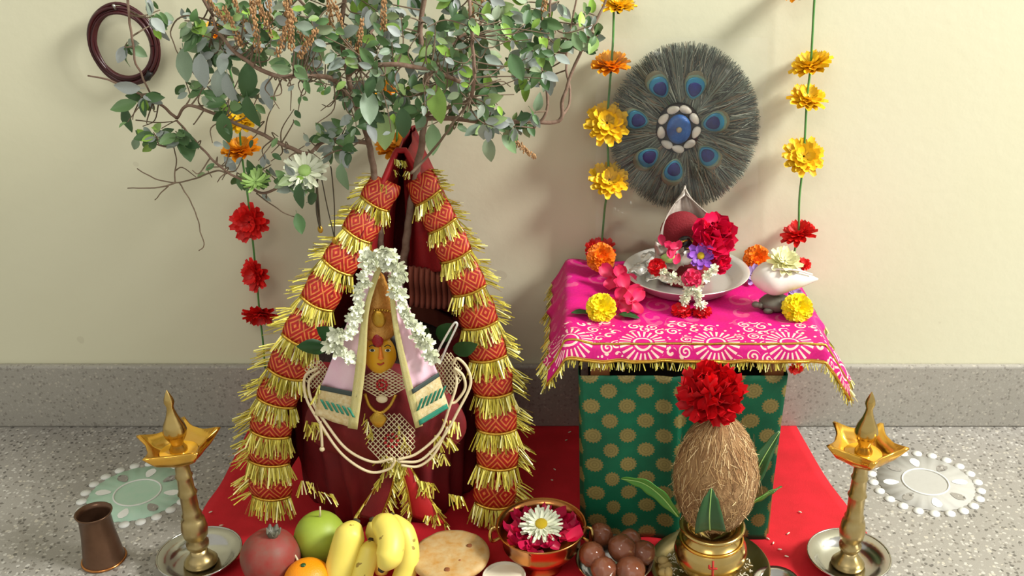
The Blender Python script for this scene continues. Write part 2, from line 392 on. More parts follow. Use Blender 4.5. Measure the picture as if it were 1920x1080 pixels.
def mk_pink():
    # uv in metres: u along the front edge, v from the front edge towards the wall
    t = NT('magenta_print_cloth'); u, v, uvv = t.uv()
    f = t.noise(30, 3, uvv); base = t.mix(f, srgb('#d00c8a'), srgb('#c4185c')); base = t.val(base, t.m('MULTIPLY_ADD', t.noise(250, 2, uvv), .5, .76))
    x = t.m('SUBTRACT', t.m('FRACT', t.m('DIVIDE', u, .105)), .5); x = t.m('MULTIPLY', x, .105); y = t.m('SUBTRACT', v, .030)
    r = t.m('SQRT', t.m('ADD', t.m('MULTIPLY', x, x), t.m('MULTIPLY', y, y))); th = t.m('ARCTAN2', y, x)
    rays = t.m('GREATER_THAN', t.m('COSINE', t.m('MULTIPLY', th, 22)), .35)
    fan = t.m('MULTIPLY', rays, t.m('MULTIPLY', t.m('GREATER_THAN', r, .0175), t.m('LESS_THAN', r, .034)))
    arc = t.m('MULTIPLY', t.m('GREATER_THAN', r, .011), t.m('LESS_THAN', r, .0140))
    # curls: a spiral in every cell between the fans
    def spiral(scale, turns, off):
        vn = t.n('ShaderNodeTexVoronoi'); vn.inputs['Scale'].default_value = scale; vn.inputs['Randomness'].default_value = .75; t.t.links.new(uvv, vn.inputs['Vector'])
        df = t.n('ShaderNodeVectorMath', operation='SUBTRACT'); t.t.links.new(vn.outputs['Position'], df.inputs[1]); t.t.links.new(uvv, df.inputs[0])
        sx = t.n('ShaderNodeSeparateXYZ'); t.t.links.new(df.outputs[0], sx.inputs[0])
        an = t.m('DIVIDE', t.m('ARCTAN2', sx.outputs[1], sx.outputs[0]), 2*PI)
        q = t.m('FRACT', t.m('ADD', t.m('MULTIPLY', vn.outputs['Distance'], turns), t.m('ADD', an, off)))
        return t.m('MULTIPLY', t.m('LESS_THAN', q, .40), t.m('LESS_THAN', vn.outputs['Distance'], .52)), vn.outputs['Distance']
    curl, vd = spiral(52, 3.4, .2); dots = t.m('LESS_THAN', t.voro(105, uvv), .22)
    far = t.m('GREATER_THAN', r, .036); curl = t.m('MULTIPLY', t.m('MAXIMUM', curl, t.m('MULTIPLY', dots, t.m('GREATER_THAN', vd, .55))), far)
    inband = t.m('LESS_THAN', v, t.m('MULTIPLY_ADD', t.m('COSINE', t.m('MULTIPLY', u, 2*PI/.105)), .006, .092))
    pat = t.m('MULTIPLY', t.m('MAXIMUM', t.m('MAXIMUM', fan, arc), curl), inband)
    wide, _ = spiral(24, 2.4, .5); soft = t.m('MULTIPLY', t.m('MULTIPLY', wide, t.noise(90, 2, uvv)), .22); pat = t.m('MAXIMUM', pat, t.m('MULTIPLY', soft, t.m('GREATER_THAN', v, .085)))
    gold = t.mix(t.noise(60, 2, uvv), srgb('#f6e4da'), srgb('#efb79a'))
    col = t.mix(pat, base, gold); band = t.m('LESS_THAN', v, .003)
    col = t.mix(band, col, srgb('#d9b45e'))
    t.bump(t.noise(500, 2, uvv), .1, .001); M['pink'] = t.fin(col, .6, Specular_IOR_Level=.3)
mk_pink()
def mk_wrap():
    t = NT('clear_plastic_wrap'); tr = t.n('ShaderNodeBsdfTransparent'); gl = t.n('ShaderNodeBsdfGlossy')
    gl.inputs['Roughness'].default_value = .12; fr = t.n('ShaderNodeFresnel'); fr.inputs[0].default_value = 1.35
    mx = t.n('ShaderNodeMixShader'); t.t.links.new(fr.outputs[0], mx.inputs[0]); t.t.links.new(tr.outputs[0], mx.inputs[1]); t.t.links.new(gl.outputs[0], mx.inputs[2])
    bp = t.n('ShaderNodeBump'); bp.inputs['Strength'].default_value = .5; bp.inputs['Distance'].default_value = .004
    t.t.links.new(t.noise(35, 3), bp.inputs['Height']); t.t.links.new(bp.outputs[0], gl.inputs['Normal'])
    df = t.n('ShaderNodeBsdfDiffuse'); m2 = t.n('ShaderNodeMixShader'); m2.inputs[0].default_value = .022
    t.t.links.new(mx.outputs[0], m2.inputs[1]); t.t.links.new(df.outputs[0], m2.inputs[2]); t.t.links.new(m2.outputs[0], t.out.inputs[0]); M['wrap'] = t.mat
mk_wrap()

# ------------------------------------------------------------------ cloth on the floor
poly = [F(470, 800), F(1485, 787), F(1605, 1000), F(1640, 1040), F(1560, 1150), F(420, 1150), F(373, 990)]
mb = MB()
def mat_pt(u, v):
    L = smooth([poly[0], F(420, 900), poly[6], poly[5]], 10); Rr = smooth([poly[1], F(1545, 893), poly[3], poly[4]], 10)
    k = v*(len(L)-1); i = min(int(k), len(L)-2); a = L[i].lerp(L[i+1], k-i); k = v*(len(Rr)-1); i = min(int(k), len(Rr)-2); b = Rr[i].lerp(Rr[i+1], k-i)
    p = a.lerp(b, u); p.z = .0022+.0012*nz(p.x*14, p.y*14); return p
mb.grid(mat_pt, 60, 24)
tag(mb.build('floor_cloth', 'red_felt', solid=.002), 'bright red cloth spread flat on the grey floor under everything', 'cloth')

# ------------------------------------------------------------------ rangoli on the floor
def rangoli(px, py, rx, ry, label, m1, m2):
    c = F(px, py); t = thing('rangoli', label, 'rangoli', (c.x, c.y, 0), 'floor rangoli')
    n = 22; mb = MB()
    def md(a, j, r, z): return (r*(1+.02*math.cos(n*a)), z)
    mb.lathe([(.0, .0012), (rx*.3, .0012), (rx*.80, .0012), (rx*.80, .0002)], 88, Matrix.Translation((c.x, c.y, 0)), md, False)
    mb.build('center_disc', m1, t)
    for k in range(n):
        a = 2*PI*k/n; q = c+Vector((math.cos(a)*rx*.88, math.sin(a)*rx*.88, 0)); b = MB()
        b.lathe([(0, .0018), (rx*.085, .0018), (rx*.085, .0002)], 14, Matrix.Translation((q.x, q.y, 0)), None, False); b.build('scallop', m2, t)
    for k in range(8):
        a = 2*PI*k/8; b = MB(); q = c+Vector((math.cos(a)*rx*.45, math.sin(a)*rx*.45, .0018)); 
        b.petal(Matrix.Translation(q) @ Matrix.Rotation(a-PI/2, 4, 'Z'), rx*.26, rx*.17, 0, 0); b.build('petal_mark', 'floor' if k % 2 else m2, t)
    b = MB(); ring = [c+Vector((math.cos(2*PI*k/40)*rx*.38, math.sin(2*PI*k/40)*rx*.38, .0018)) for k in range(41)]
    b.tube(ring, rx*.016, 5, False); b.build('ring_line', m2, t)
rangoli(258, 925, .098, 0, 'pale green scalloped rangoli on the floor behind the left brass lamp', 'rangoli_g', 'rangoli_w')
rangoli(1735, 905, .10, 0, 'white round rangoli on the floor right of the right brass lamp', 'rangoli_p', 'rangoli_w')

# ------------------------------------------------------------------ low table, its cloths
TX0, TX1, TZ, TF = -.012, .352, .335, .335
t = thing('low_table', 'low wooden table against the wall, hidden by pink and green cloths', 'table', (.155, -.19, 0))
mb = MB(); mb.box((TX0, -TF, TZ-.018), (TX1, -.032, TZ)); mb.build('tabletop', 'wood', t, False, bevel=.003)
for x in (.035, .288):
    for y in (-TF+.010, -.06):
        mb = MB(); mb.box((x-.014, y-.008, 0), (x+.014, y+.02, TZ-.018)); mb.build('leg', 'wood', t, False, bevel=.002)
mb = MB(); mb.box((.02, -TF+.035, .20), (.30, -.07, TZ-.019)); mb.build('apron', 'dark', t, False)
mb = MB()
GX0, GX1 = .004, .306
def gfn(u, v):                                         # a curtain round the front and both sides
    Lf, Ls = GX1-GX0, .25; s = u*(Lf+2*Ls); z = .286*(1-v)+.004; y0 = -TF-.006
    if s < Ls: p = Vector((GX0, y0+(Ls-s), z))
    elif s < Ls+Lf: p = Vector((GX0+(s-Ls), y0, z))
    else: p = Vector((GX1, y0+(s-Ls-Lf), z))
    k = v**1.2; p.y -= .010*k*(nz(s*16, 3)+.4)*(1 if Ls < s < Ls+Lf else .1); p.x += .010*k*nz(s*20, 9)
    p.x += (.012 if p.x < .15 else -.010)*v*(1 if Ls-.01 < s < Ls+Lf+.01 else .6)
    if Ls < s < Ls+Lf: p.y += -.004*math.exp(-((s-Ls-.135)/.012)**2)
    return p
mb.grid(gfn, 150, 30, uvf=lambda u, v: (u*.80, v*.297))
tag(mb.build('brocade_cloth', 'green', solid=.0015), 'green brocade cloth with round gold motifs hung round the table front', 'cloth')

t = thing('fringed_cloth', 'magenta cloth with pale gold print and tinsel fringe covering the tabletop', 'cloth', (.17, -.19, TZ))
mb = MB(); CW0, CW1 = -.062, .43; CD0, CD1 = .030, .362
def pfn(u, v):                                         # u across, v from the front hem (0) to the wall (1)
    s = lerp(CW0, CW1, u); q = lerp(CD1, CD0, v); x, y, z = s, -q, TZ+.0025
    ox = max(0, TX0-.004-s, s-TX1-.004); oy = max(0, q-TF-.004)
    sg = -1 if s < .1 else 1
    if ox > 0: x = (TX0-.004 if sg < 0 else TX1+.004)+sg*ox*.55; z -= ox*.85
    if oy > 0: y = -TF-.005-oy*.15; z -= oy*(1.0)
    z += .0018*nz(s*30, q*30)*(1 if ox+oy == 0 else 2)+.0012
    if oy > 0 or ox > 0: y -= .004*(nz(s*40, 2)+.5)*min(1, (ox+oy)/.02); x += sg*.010*nz(q*30, 5)*min(1, ox/.03)
    # left side of the cloth is pushed up in a soft fold
    if s < .02: z += .010*math.exp(-((s+.005)/.02)**2)*(.5+.5*nz(q*14, 7))
    return Vector((x, y, z))
mb.grid(pfn, 90, 64, uvf=lambda u, v: (u*(CW1-CW0), v*(CD1-CD0)))
cl = mb.build('cloth_sheet', 'pink', t, solid=.001)
def fringe(mb, pts, dirs, ln, wd, count, jit=.4, side=None, sag=.3):
    m = len(pts)-1
    for k in range(count):
        a = R.random()*m; i = min(int(a), m-1); p = pts[i].lerp(pts[i+1], a-i)
        d = (dirs[i].lerp(dirs[i+1], a-i) if isinstance(dirs, list) else dirs).copy()
        d += Vector((R.uniform(-jit, jit), R.uniform(-jit, jit)*.8, R.uniform(-jit, jit)*.6)); d.normalize()
        l = ln*R.uniform(.55, 1.15); q = [p, p+d*l*.5+Vector((0, 0, -sag*l*.06)), p+d*l+Vector((0, 0, -sag*l*.3))]
        sd = Vector((R.uniform(-1, 1), R.uniform(-.5, .5), R.uniform(-1, 1)))
        mb.ribbon(q, wd*R.uniform(.7, 1.3), sd)
mb = MB(); edge = [pfn(i/120, 0) for i in range(121)]
fringe(mb, edge, Vector((0, -.25, -1)), .013, .0013, 330, .4)
eL = [pfn(0, i/60) for i in range(61)]; eR = [pfn(1, i/60) for i in range(61)]
fringe(mb, eL, Vector((-.5, -.1, -1)), .018, .0016, 200); fringe(mb, eR, Vector((.5, -.1, -1)), .016, .0016, 160)
stuff(mb.build('tinsel_fringe', 'tinsel', t, False))
mb = MB(); mb.tube([p+Vector((0, -.0012, 0)) for p in edge], .0022, 6); mb.tube([pfn(i/120, .078)+Vector((0, -.001, .0008)) for i in range(121)], .0018, 6)
mb.build('gold_hem', 'goldchain', t)

# ------------------------------------------------------------------ flower meshes
def flower_mesh(name, m, layers, core=None, Rr=1.0, W=.42, cup=.25):
    mb = MB(); rr = random.Random(sum(map(ord, name)))
    for li, (n, L, curl, z) in enumerate(layers):
        for k in range(n):
            a = 2*PI*(k+.5*li)/n+rr.uniform(-.12, .12)
            mt = Matrix.Rotation(a, 4, 'Z') @ Matrix.Translation((0, .05, z)) @ Matrix.Rotation(rr.uniform(-.15, .15), 4, 'Y')
            mb.petal(mt, L*rr.uniform(.88, 1.08), W, cup, curl+rr.uniform(-.1, .1), 2, 4, .3, .55)
    mats = [M[m]]
    if core: mb.cur = 1; mb.ball((0, 0, .15), (.30, .30, .16), 12, 7); mats.append(M[core])
    return mb.mesh(name, mats)
def pom_mesh(name, m, n=110, amax=2.2, L=.5, W=.34, inner=.6, curl=-.25, cup=.2, seed=1):
    mb = MB(); rr = random.Random(seed)
    for k in range(n):
        z = 1-(1-math.cos(amax))*(k+.5)/n; ph = k*2.39996; s = math.sqrt(max(0, 1-z*z))
        d = Vector((s*math.cos(ph), s*math.sin(ph), z)); tip = 1.0
        # local y of a petal along the outward direction, z of the petal towards the pole
        up = Vector((0, 0, 1)); e = (up-d*up.dot(d)); e = e.normalized() if e.length > .05 else Vector((1, 0, 0))
        x = d.cross(e); mt = Matrix((x, d, e)).transposed().to_4x4(); mt.translation = d*inner
        mt = mt @ Matrix.Rotation(rr.uniform(-.35, .35), 4, 'Y') @ Matrix.Rotation(rr.uniform(-.25, .25), 4, 'X')
        mb.petal(mt, L*rr.uniform(.8, 1.1), W*rr.uniform(.8, 1.2), cup, curl+rr.uniform(-.15, .15), 2, 3, .5, .6)
    mb.ball((0, 0, 0), inner, 12, 8)
    return mb.mesh(name, M[m])
GER = {c: flower_mesh('flower_'+c, c, [(13, 1.0, .05, 0), (12, .88, .2, .05), (10, .66, .45, .09), (8, .42, .9, .12)], W=.40) for c in ('yellow', 'amber', 'redpet')}

# ------------------------------------------------------------------ hanging flower strings
def garland(label, pts, d, flowers, group='flower strings hung on the wall'):
    pp = [P(x, y, d) for x, y in pts]; t = thing('flower_garland', label, 'garland', min(pp, key=lambda v: v.z))
    mb = MB(); mb.tube(smooth(pp, 8), .0018, 6); mb.build('string', 'stem_green', t)
    q = pp[0]; mb = MB(); mb.tube([Vector((q.x, 0, q.z)), q+Vector((0, -.004, 0))], .0022, 6); mb.build('nail', 'steel', t)
    for (x, y, r, c, n) in flowers:
        p = P(x, y, d+.003); o = inst('flower', GER[c], t, frame(p, n, R.uniform(0, 6), r/1150))
        b = MB(); v = Vector(n).normalized()
        b.lathe([(.0022, -.011), (.0045, -.004), (.0052, .0)], 8, frame(p, Vector((0, 0, 1)) if abs(v.z) > .6 else v)); b.build('calyx', 'dark', t)
    return t
garland('string of three amber and three red fabric flowers at the left of the wall', [(330, -330), (385, -60), (415, 60), (445, 200), (452, 280), (462, 350), (470, 415), (480, 512), (487, 588), (493, 640), (497, 690)], .032,
        [(404, 62, 26, 'amber', (0, -.6, 1)), (452, 222, 33, 'yellow', (.1, -.7, .8)), (452, 282, 36, 'amber', (0, -.35, 1)), (469, 416, 37, 'redpet', (-.05, -1, .2)), (480, 514, 33, 'redpet', (-.5, -1, .1)), (487, 588, 34, 'redpet', (.1, -.8, -.6))])
garland('string with two amber flowers behind the tip of the red hood', [(752, -330), (748, -60), (745, 60), (742, 170), (745, 230), (743, 275), (742, 330)], .032,
        [(722, 172, 24, 'amber', (-.2, -.6, .8)), (741, 276, 36, 'amber', (0, -.55, 1))])
garland('string of four yellow fabric flowers just left of the peacock feather fan', [(1158, -330), (1152, -60), (1150, 60), (1146, 125), (1139, 230), (1141, 338), (1134, 390), (1128, 460)], .032,
        [(1160, 12, 31, 'yellow', (0, -.3, 1)), (1145, 124, 36, 'amber', (-.1, -.3, 1)), (1138, 232, 40, 'yellow', (0, -.9, .5)), (1142, 339, 37, 'yellow', (.1, -.75, .7)), (1124, 470, 30, 'redpet', (-.1, -.5, .8))])
garland('string of yellow and red fabric flowers right of the peacock feather fan', [(1546, -330), (1532, -60), (1527, 0), (1520, 122), (1513, 187), (1507, 295), (1499, 370), (1497, 440), (1490, 475), (1503, 500)], .032,
        [(1500, -14, 34, 'amber', (-.3, -.3, 1)), (1521, 124, 38, 'yellow', (-.35, -.25, 1)), (1514, 187, 35, 'yellow', (.05, -.5, 1)), (1506, 295, 38, 'yellow', (0, -.85, .6)), (1498, 440, 35, 'redpet', (-.4, -.25, 1)), (1506, 496, 16, 'redpet', (.1, -.5, 1))])

# ------------------------------------------------------------------ coiled cable on the wall
c = P(232, 84, .02); t = thing('cable_coil', 'coil of wine red cable hung on the wall at the far left', 'cable', P(232, 150, .02))
for k in range(7):
    mb = MB(); a0, b0 = .0440+.0026*(k % 5), .0505+.0028*(k % 5)
    pts = [c+Vector((math.cos(a)*a0+.002*nz(k*3, a), -.002*math.sin(a*2+k)-.003*(k % 2), math.sin(a)*b0+.003*nz(k*5, a, 3))) for a in [2*PI*i/48 for i in range(49)]]
    mb.tube(pts, .0027, 7, False); mb.build('loop', 'wine_cable', t)
mb = MB(); mb.tube([c+Vector((.030, -.006, -.052)), c+Vector((.038, -.008, -.041))], .005, 8); mb.build('tie', 'black', t)
mb = MB(); h = c+Vector((0, 0, .056)); mb.tube([Vector((h.x, 0, h.z)), Vector((h.x, -.028, h.z)), Vector((h.x, -.03, h.z+.007))], .0022, 7); mb.build('hook', 'steel', t)

# ------------------------------------------------------------------ peacock feather fan
c = P(1281, 238, .010); t = thing('feather_fan', 'round fan of peacock feathers with cowrie shell centre on the wall', 'fan', (c.x, c.y, c.z-.13))
mb = MB(); mb.lathe([(0, .0), (.085, .0), (.085, .004), (0, .004)], 32, Matrix.Translation(c+Vector((0, .006, 0))) @ Matrix.Rotation(PI/2, 4, 'X'), None, False); mb.build('backing_disc', 'dark', t)
EY = [(1235, 160), (1302, 161), (1192, 222), (1338, 227), (1214, 293), (1327, 290), (1262, 318), (1165, 262), (1272, 120), (1375, 190), (1385, 262), (1300, 350), (1365, 330), (1350, 150)]
for i, (x, y) in enumerate(EY):
    e = P(x, y, .016); d = Vector((e.x-c.x, 0, e.z-c.z)); th = math.atan2(d.z, d.x); mb = MB(); rr = random.Random(i)
    for k in range(300):
        r0 = rr.uniform(.012, .092); sp = rr.uniform(-1, 1); a = th+sp*.42*rr.random()**.4+sp*.1
        st = c+Vector((math.cos(th)*r0, -.003-.003*rr.random()-.0006*i, math.sin(th)*r0))
        Rm = 1/math.sqrt((math.cos(a)/.118)**2+(math.sin(a)/.134)**2)*rr.uniform(.93, 1.05)
        en = c+Vector((math.cos(a)*Rm, -.004-.012*rr.random(), math.sin(a)*Rm))
        md = st.lerp(en, .5)+Vector((-math.sin(th), 0, math.cos(th)))*sp*.006
        pts = [st, md, en]; mb.ribbon(pts, [.0016, .0016, .0006], Vector((-math.sin(a), rr.uniform(-.5, .5), math.cos(a))))
    fo = mb.build('feather', 'f_barb', t, False)
    mb = MB(); mb.tube([c+Vector((0, -.007, 0)), c+d*.95+Vector((0, -.009, 0))], [.0014, .0007], 5); mb.build('shaft', 'stem_green' if i % 3 == 0 else 'pearl', t)
    if i > 6: continue
    def eye(name, m, sx, sz, off, lift):
        b = MB(); ct = c+d*(1+off)+Vector((0, -.013-lift, 0)); mt = Matrix.Translation(ct) @ Matrix.Rotation(-(th-PI/2), 4, 'Y')
        b.ball((0, 0, 0), 1, 18, 8, None)
        b.v = [mt @ Vector((v.x*sx*(1+.25*v.z), v.y*.0022, v.z*sz)) for v in b.v]; return b.build(name, m, fo)
    eye('eye_bronze', 'e_bronze', .0185, .024, .03, 0); eye('eye_green', 'e_green', .0172, .0215, .0, .0006)
    eye('eye_teal', 'e_teal', .0150, .0175, -.02, .0024); eye('eye_blue', 'e_blue', .0108, .0118, -.05, .0036)
mc = P(1272, 240, .030)
mb = MB(); mb.lathe([(0, -.006), (.036, -.006), (.038, 0), (.034, .004), (0, .005)], 28, Matrix.Translation(mc) @ Matrix.Diagonal((.95, 1, 1.1, 1)) @ Matrix.Rotation(PI/2, 4, 'X')); md = mb.build('medallion', 'black', t)
mb = MB(); mb.lathe([(0, .005), (.0215, .005), (.022, .008), (.016, .0105), (0, .011)], 24, Matrix.Translation(mc) @ Matrix.Diagonal((.9, 1, 1.1, 1)) @ Matrix.Rotation(PI/2, 4, 'X')); mb.build('blue_center', 'blue_bead', md)
mb = MB(); mb.ball(mc+Vector((0, -.0115, 0)), .0048); mb.build('pearl_bead', 'pearl', md)
cow = MB(); cow.ball((0, 0, 0), (.0066, .004, .0105), 12, 8, None, lambda p: Vector((p.x*(1+.2*p.z)-(.15*math.copysign(1, p.x) if abs(p.x) < .12 and p.y < 0 else 0), p.y, p.z))); cow = cow.mesh('cowrie', M['cowrie'])
for k in range(9):
    a = PI/2+2*PI*(k+.5)/9; q = mc+Vector((math.cos(a)*.0285, -.006, math.sin(a)*.033))
    inst('cowrie_shell', cow, t, Matrix.Translation(q) @ Matrix.Rotation(-a, 4, 'Y') @ Matrix.Rotation(R.uniform(-.2, .2)+(0 if k % 2 else .25), 4, 'Y'))
mb = MB()
def wrapf(u, v):
    x, z = lerp(-.142, .122, u), lerp(-.195, .148, v)
    return c+Vector((x+.006*nz(z*30, 1), -.030-.010*nz(x*28, z*28)-.012*max(0, 1-(x*x+z*z)/.02), z+.006*nz(x*30, 4)))
mb.grid(wrapf, 40, 48); mb.build('plastic_wrap', 'wrap', t)

# ------------------------------------------------------------------ tulsi plant in its pot
PC = Vector((-.308, -.19, 0))
t = tulsi = thing('tulsi_plant', 'leafy basil shrub with two thin trunks growing from a draped pot', 'plant', PC)
mb = MB(); mb.lathe([(0, .004), (.085, .004), (.095, .02), (.118, .24), (.128, .245), (.13, .275), (.118, .277), (.112, .25), (0, .25)], 40, Matrix.Translation(PC)); mb.build('pot', 'terracotta', t)
mb = MB(); mb.lathe([(.112, .25), (.1, .262), (.05, .268), (0, .266)], 32, Matrix.Translation(PC), lambda a, j, r, z: (r, z+.006*nz(r*60*math.cos(a), r*60*math.sin(a)))); mb.build('soil', 'soil', t)
BR = [  # px, py, distance from wall ; radius at start and end in m
 ([(722, 640, .19), (716, 520, .19), (712, 440, .2), (706, 370, .2), (698, 300, .2), (684, 240, .2), (668, 200, .19), (652, 140, .2), (640, 60, .2), (655, -60, .22)], .0062, .003, 'trunk'),
 ([(735, 650, .18), (752, 520, .19), (766, 420, .19), (778, 340, .19), (790, 270, .19), (797, 215, .19), (800, 150, .2), (788, 60, .2), (805, -70, .2)], .0068, .0032, 'trunk'),
 ([(797, 222, .19), (850, 222, .2), (920, 230, .22), (985, 227, .22), (1047, 227, .21), (1056, 185, .21), (1075, 130, .2), (1102, 70, .2), (1137, 0, .19), (1155, -70, .18)], .004, .0014, 'branch'),
 ([(880, 162, .24), (830, 140, .32), (770, 124, .34), (720, 121, .34), (672, 128, .30), (652, 140, .22)], .0028, .0035, 'branch'),
 ([(797, 215, .19), (845, 200, .22), (884, 180, .33), (887, 100, .35), (880, 0, .34), (888, -80, .25)], .003, .0018, 'branch'),
 ([(668, 200, .19), (625, 150, .28), (570, 142, .32), (512, 141, .33), (450, 105, .32), (425, 80, .30), (400, 40, .24), (385, -60, .22)], .0038, .0016, 'branch'),
 ([(690, 268, .2), (640, 262, .23), (606, 266, .25), (578, 288, .27), (535, 273, .27), (487, 250, .27), (440, 230, .27), (400, 212, .27), (352, 198, .26), (332, 222, .25)], .0034, .002, 'branch'),
 ([(332, 222, .25), (312, 205, .25), (288, 188, .25), (245, 168, .25), (205, 150, .25), (165, 142, .24)], .0022, .0012, 'branch'),
 ([(578, 288, .27), (548, 335, .28), (520, 352, .28), (488, 362, .28), (455, 338, .28), (425, 322, .28), (390, 290, .27), (360, 258, .26), (332, 226, .25)], .002, .0016, 'branch'),
 ([(425, 325, .28), (405, 320, .28), (365, 335, .28), (328, 342, .28), (290, 335, .28), (256, 316, .28)], .0013, .0008, 'twig'),
 ([(328, 342, .28), (330, 310, .27), (329, 276, .26)], .0011, .0008, 'twig'),
 ([(328, 342, .28), (300, 351, .29), (240, 353, .29)], .0013, .0007, 'twig'),
 ([(316, 347, .29), (303, 362, .29), (289, 375, .29)], .001, .0006, 'twig'),
 ([(335, 342, .28), (357, 378, .29), (374, 420, .29), (382, 460, .29), (373, 470, .29)], .001, .0007, 'twig'),
 ([(1000, 240, .24), (1025, 208, .24), (1022, 120, .24), (1030, 40, .24), (1035, -60, .23)], .0022, .0014, 'branch'),
 ([(1047, 227, .21), (1068, 188, .18), (1062, 120, .16), (1068, 60, .15), (1090, -40, .14)], .0022, .0012, 'branch'),
 ([(652, 150, .2), (690, 70, .15), (720, 20, .12), (745, -60, .11)], .0026, .0014, 'branch'),
 ([(800, 150, .2), (850, 80, .15), (905, 40, .12), (960, -40, .11)], .0026, .0014, 'branch'),
 ([(640, 80, .2), (590, 30, .16), (545, -20, .14), (520, -80, .12)], .0026, .0014, 'branch'),
 ([(400, 30, .24), (345, -60, .27), (285, -95, .29), (244, -60, .3), (241, 10, .3), (246, 60, .3), (254, 112, .29), (270, 150, .28), (288, 188, .26)], .0022, .0012, 'branch'),
 ([(768, 326, .30), (800, 295, .29), (840, 245, .32), (884, 182, .33)], .0022, .0014, 'twig'),
 ([(480, 362, .28), (510, 385, .28), (535, 400, .28), (558, 408, .28)], .001, .0007, 'twig'),
 ([(600, 300, .27), (625, 285, .27), (660, 275, .26), (684, 258, .24)], .0012, .001, 'twig'),
 ([(400, 40, .24), (345, 30, .24), (320, 60, .24), (338, 110, .25)], .0013, .0008, 'twig'),
 ([(338, 90, .25), (360, 135, .26), (395, 168, .26), (420, 190, .26)], .001, .0008, 'twig'),
 ([(255, 225, .26), (290, 230, .26), (325, 228, .25)], .0009, .0007, 'twig'),
]
NODES = []
for pts, r0, r1, nm in BR:
    pp = smooth([P(*q) for q in pts], 6); mb = MB(); k = len(pp)
    pp = [p+Vector((nz(p.x*60, p.z*60), nz(p.z*60, p.x*60), 0))*.0022 for p in pp]
    mb.tube(pp, [lerp(r0, r1, i/(k-1)) for i in range(k)], 8); mb.build(nm, 'bark' if nm != 'twig' else 'twig', t)
    NODES += [p for p in pp if p.z > .45 and nm != 'twig' or r0 == .0011]
CL = [  # leaf clouds: cx, cy, rx, ry, clusters, dmin, dmax
 (420, 70, 75, 70, 13, .14, .30), (520, 55, 90, 85, 22, .12, .34), (640, 90, 100, 95, 29, .10, .36), (760, 85, 100, 105, 31, .10, .36),
 (880, 95, 95, 105, 31, .10, .36), (980, 95, 85, 100, 27, .10, .34), (1065, 60, 55, 70, 9, .10, .30), (725, 190, 90, 50, 13, .14, .34),
 (640, 275, 42, 45, 5, .18, .30), (900, 215, 80, 35, 8, .16, .32), (500, 335, 60, 35, 4, .22, .30), (565, 340, 35, 50, 4, .22, .30),
 (445, 165, 50, 60, 7, .18, .30), (370, 125, 40, 40, 4, .2, .28), (255, 185, 40, 20, 2, .24, .28), (290, 258, 50, 18, 3, .22, .28),
 (320, 15, 70, 35, 5, .16, .30), (700, -90, 330, 60, 34, .10, .34), (985, 225, 40, 20, 3, .18, .28), (330, 240, 22, 30, 2, .22, .28), (225, 90, 20, 20, 1, .26, .3)]
LEAVES = []; tw = MB()
for cx, cy, rx, ry, n, d0, d1 in CL:
    for k in range(n):
        a = R.uniform(0, 2*PI); rr = math.sqrt(R.random()); tip = P(cx+rx*rr*math.cos(a), cy+ry*rr*math.sin(a), R.uniform(d0, d1))
        nb = min(NODES, key=lambda q: (q-tip).length)
        mid = nb.lerp(tip, .5)+Vector((R.uniform(-.01, .01), R.uniform(-.01, .01), R.uniform(-.012, .004)))
        pts = smooth([nb, mid, tip], 4); tw.tube(pts, [.0013, .0007], 5, False)
        dr = (tip-mid).normalized(); nl = R.randint(5, 8)
        for j in range(nl):
            f = (j//2)/(nl/2); p = mid.lerp(tip, min(1, .3+f*.85)); sp = 1 if j % 2 else -1
            sd = dr.cross(Vector((R.uniform(-.5, .5), -1, R.uniform(-.3, .3)))).normalized()
            v = sd*sp+dr*R.uniform(.1, .8)+Vector((0, R.uniform(-.6, .2), R.uniform(-1.0, .15))); v.normalize()
            LEAVES.append((p, v, R.uniform(.014, .028)*(.8 if j > 4 else 1)))
for cx, cy, rx, ry, n, d0, d1 in ((480, 300, 130, 70, 34, .24, .31), (700, 190, 200, 60, 40, .26, .36), (900, 120, 170, 100, 46, .28, .37), (560, 90, 150, 90, 34, .28, .37), (300, 240, 70, 40, 8, .24, .29)):
    for k in range(n):
        a = R.uniform(0, 2*PI); rr = math.sqrt(R.random()); tip = P(cx+rx*rr*math.cos(a), cy+ry*rr*math.sin(a), R.uniform(d0, d1)); nb = min(NODES, key=lambda q: (q-tip).length)
        mid = nb.lerp(tip, .5)+Vector((R.uniform(-.012, .012), R.uniform(-.01, .01), R.uniform(-.014, .01))); tw.tube(smooth([nb, mid, tip], 4), [.0011, .0006], 5, False)
        if R.random() < .45: LEAVES.append((tip, Vector((R.uniform(-1, 1), -.3, R.uniform(-1, .6))).normalized(), R.uniform(.009, .017)))
stuff(tw.build('fine_twigs', 'twig', t))
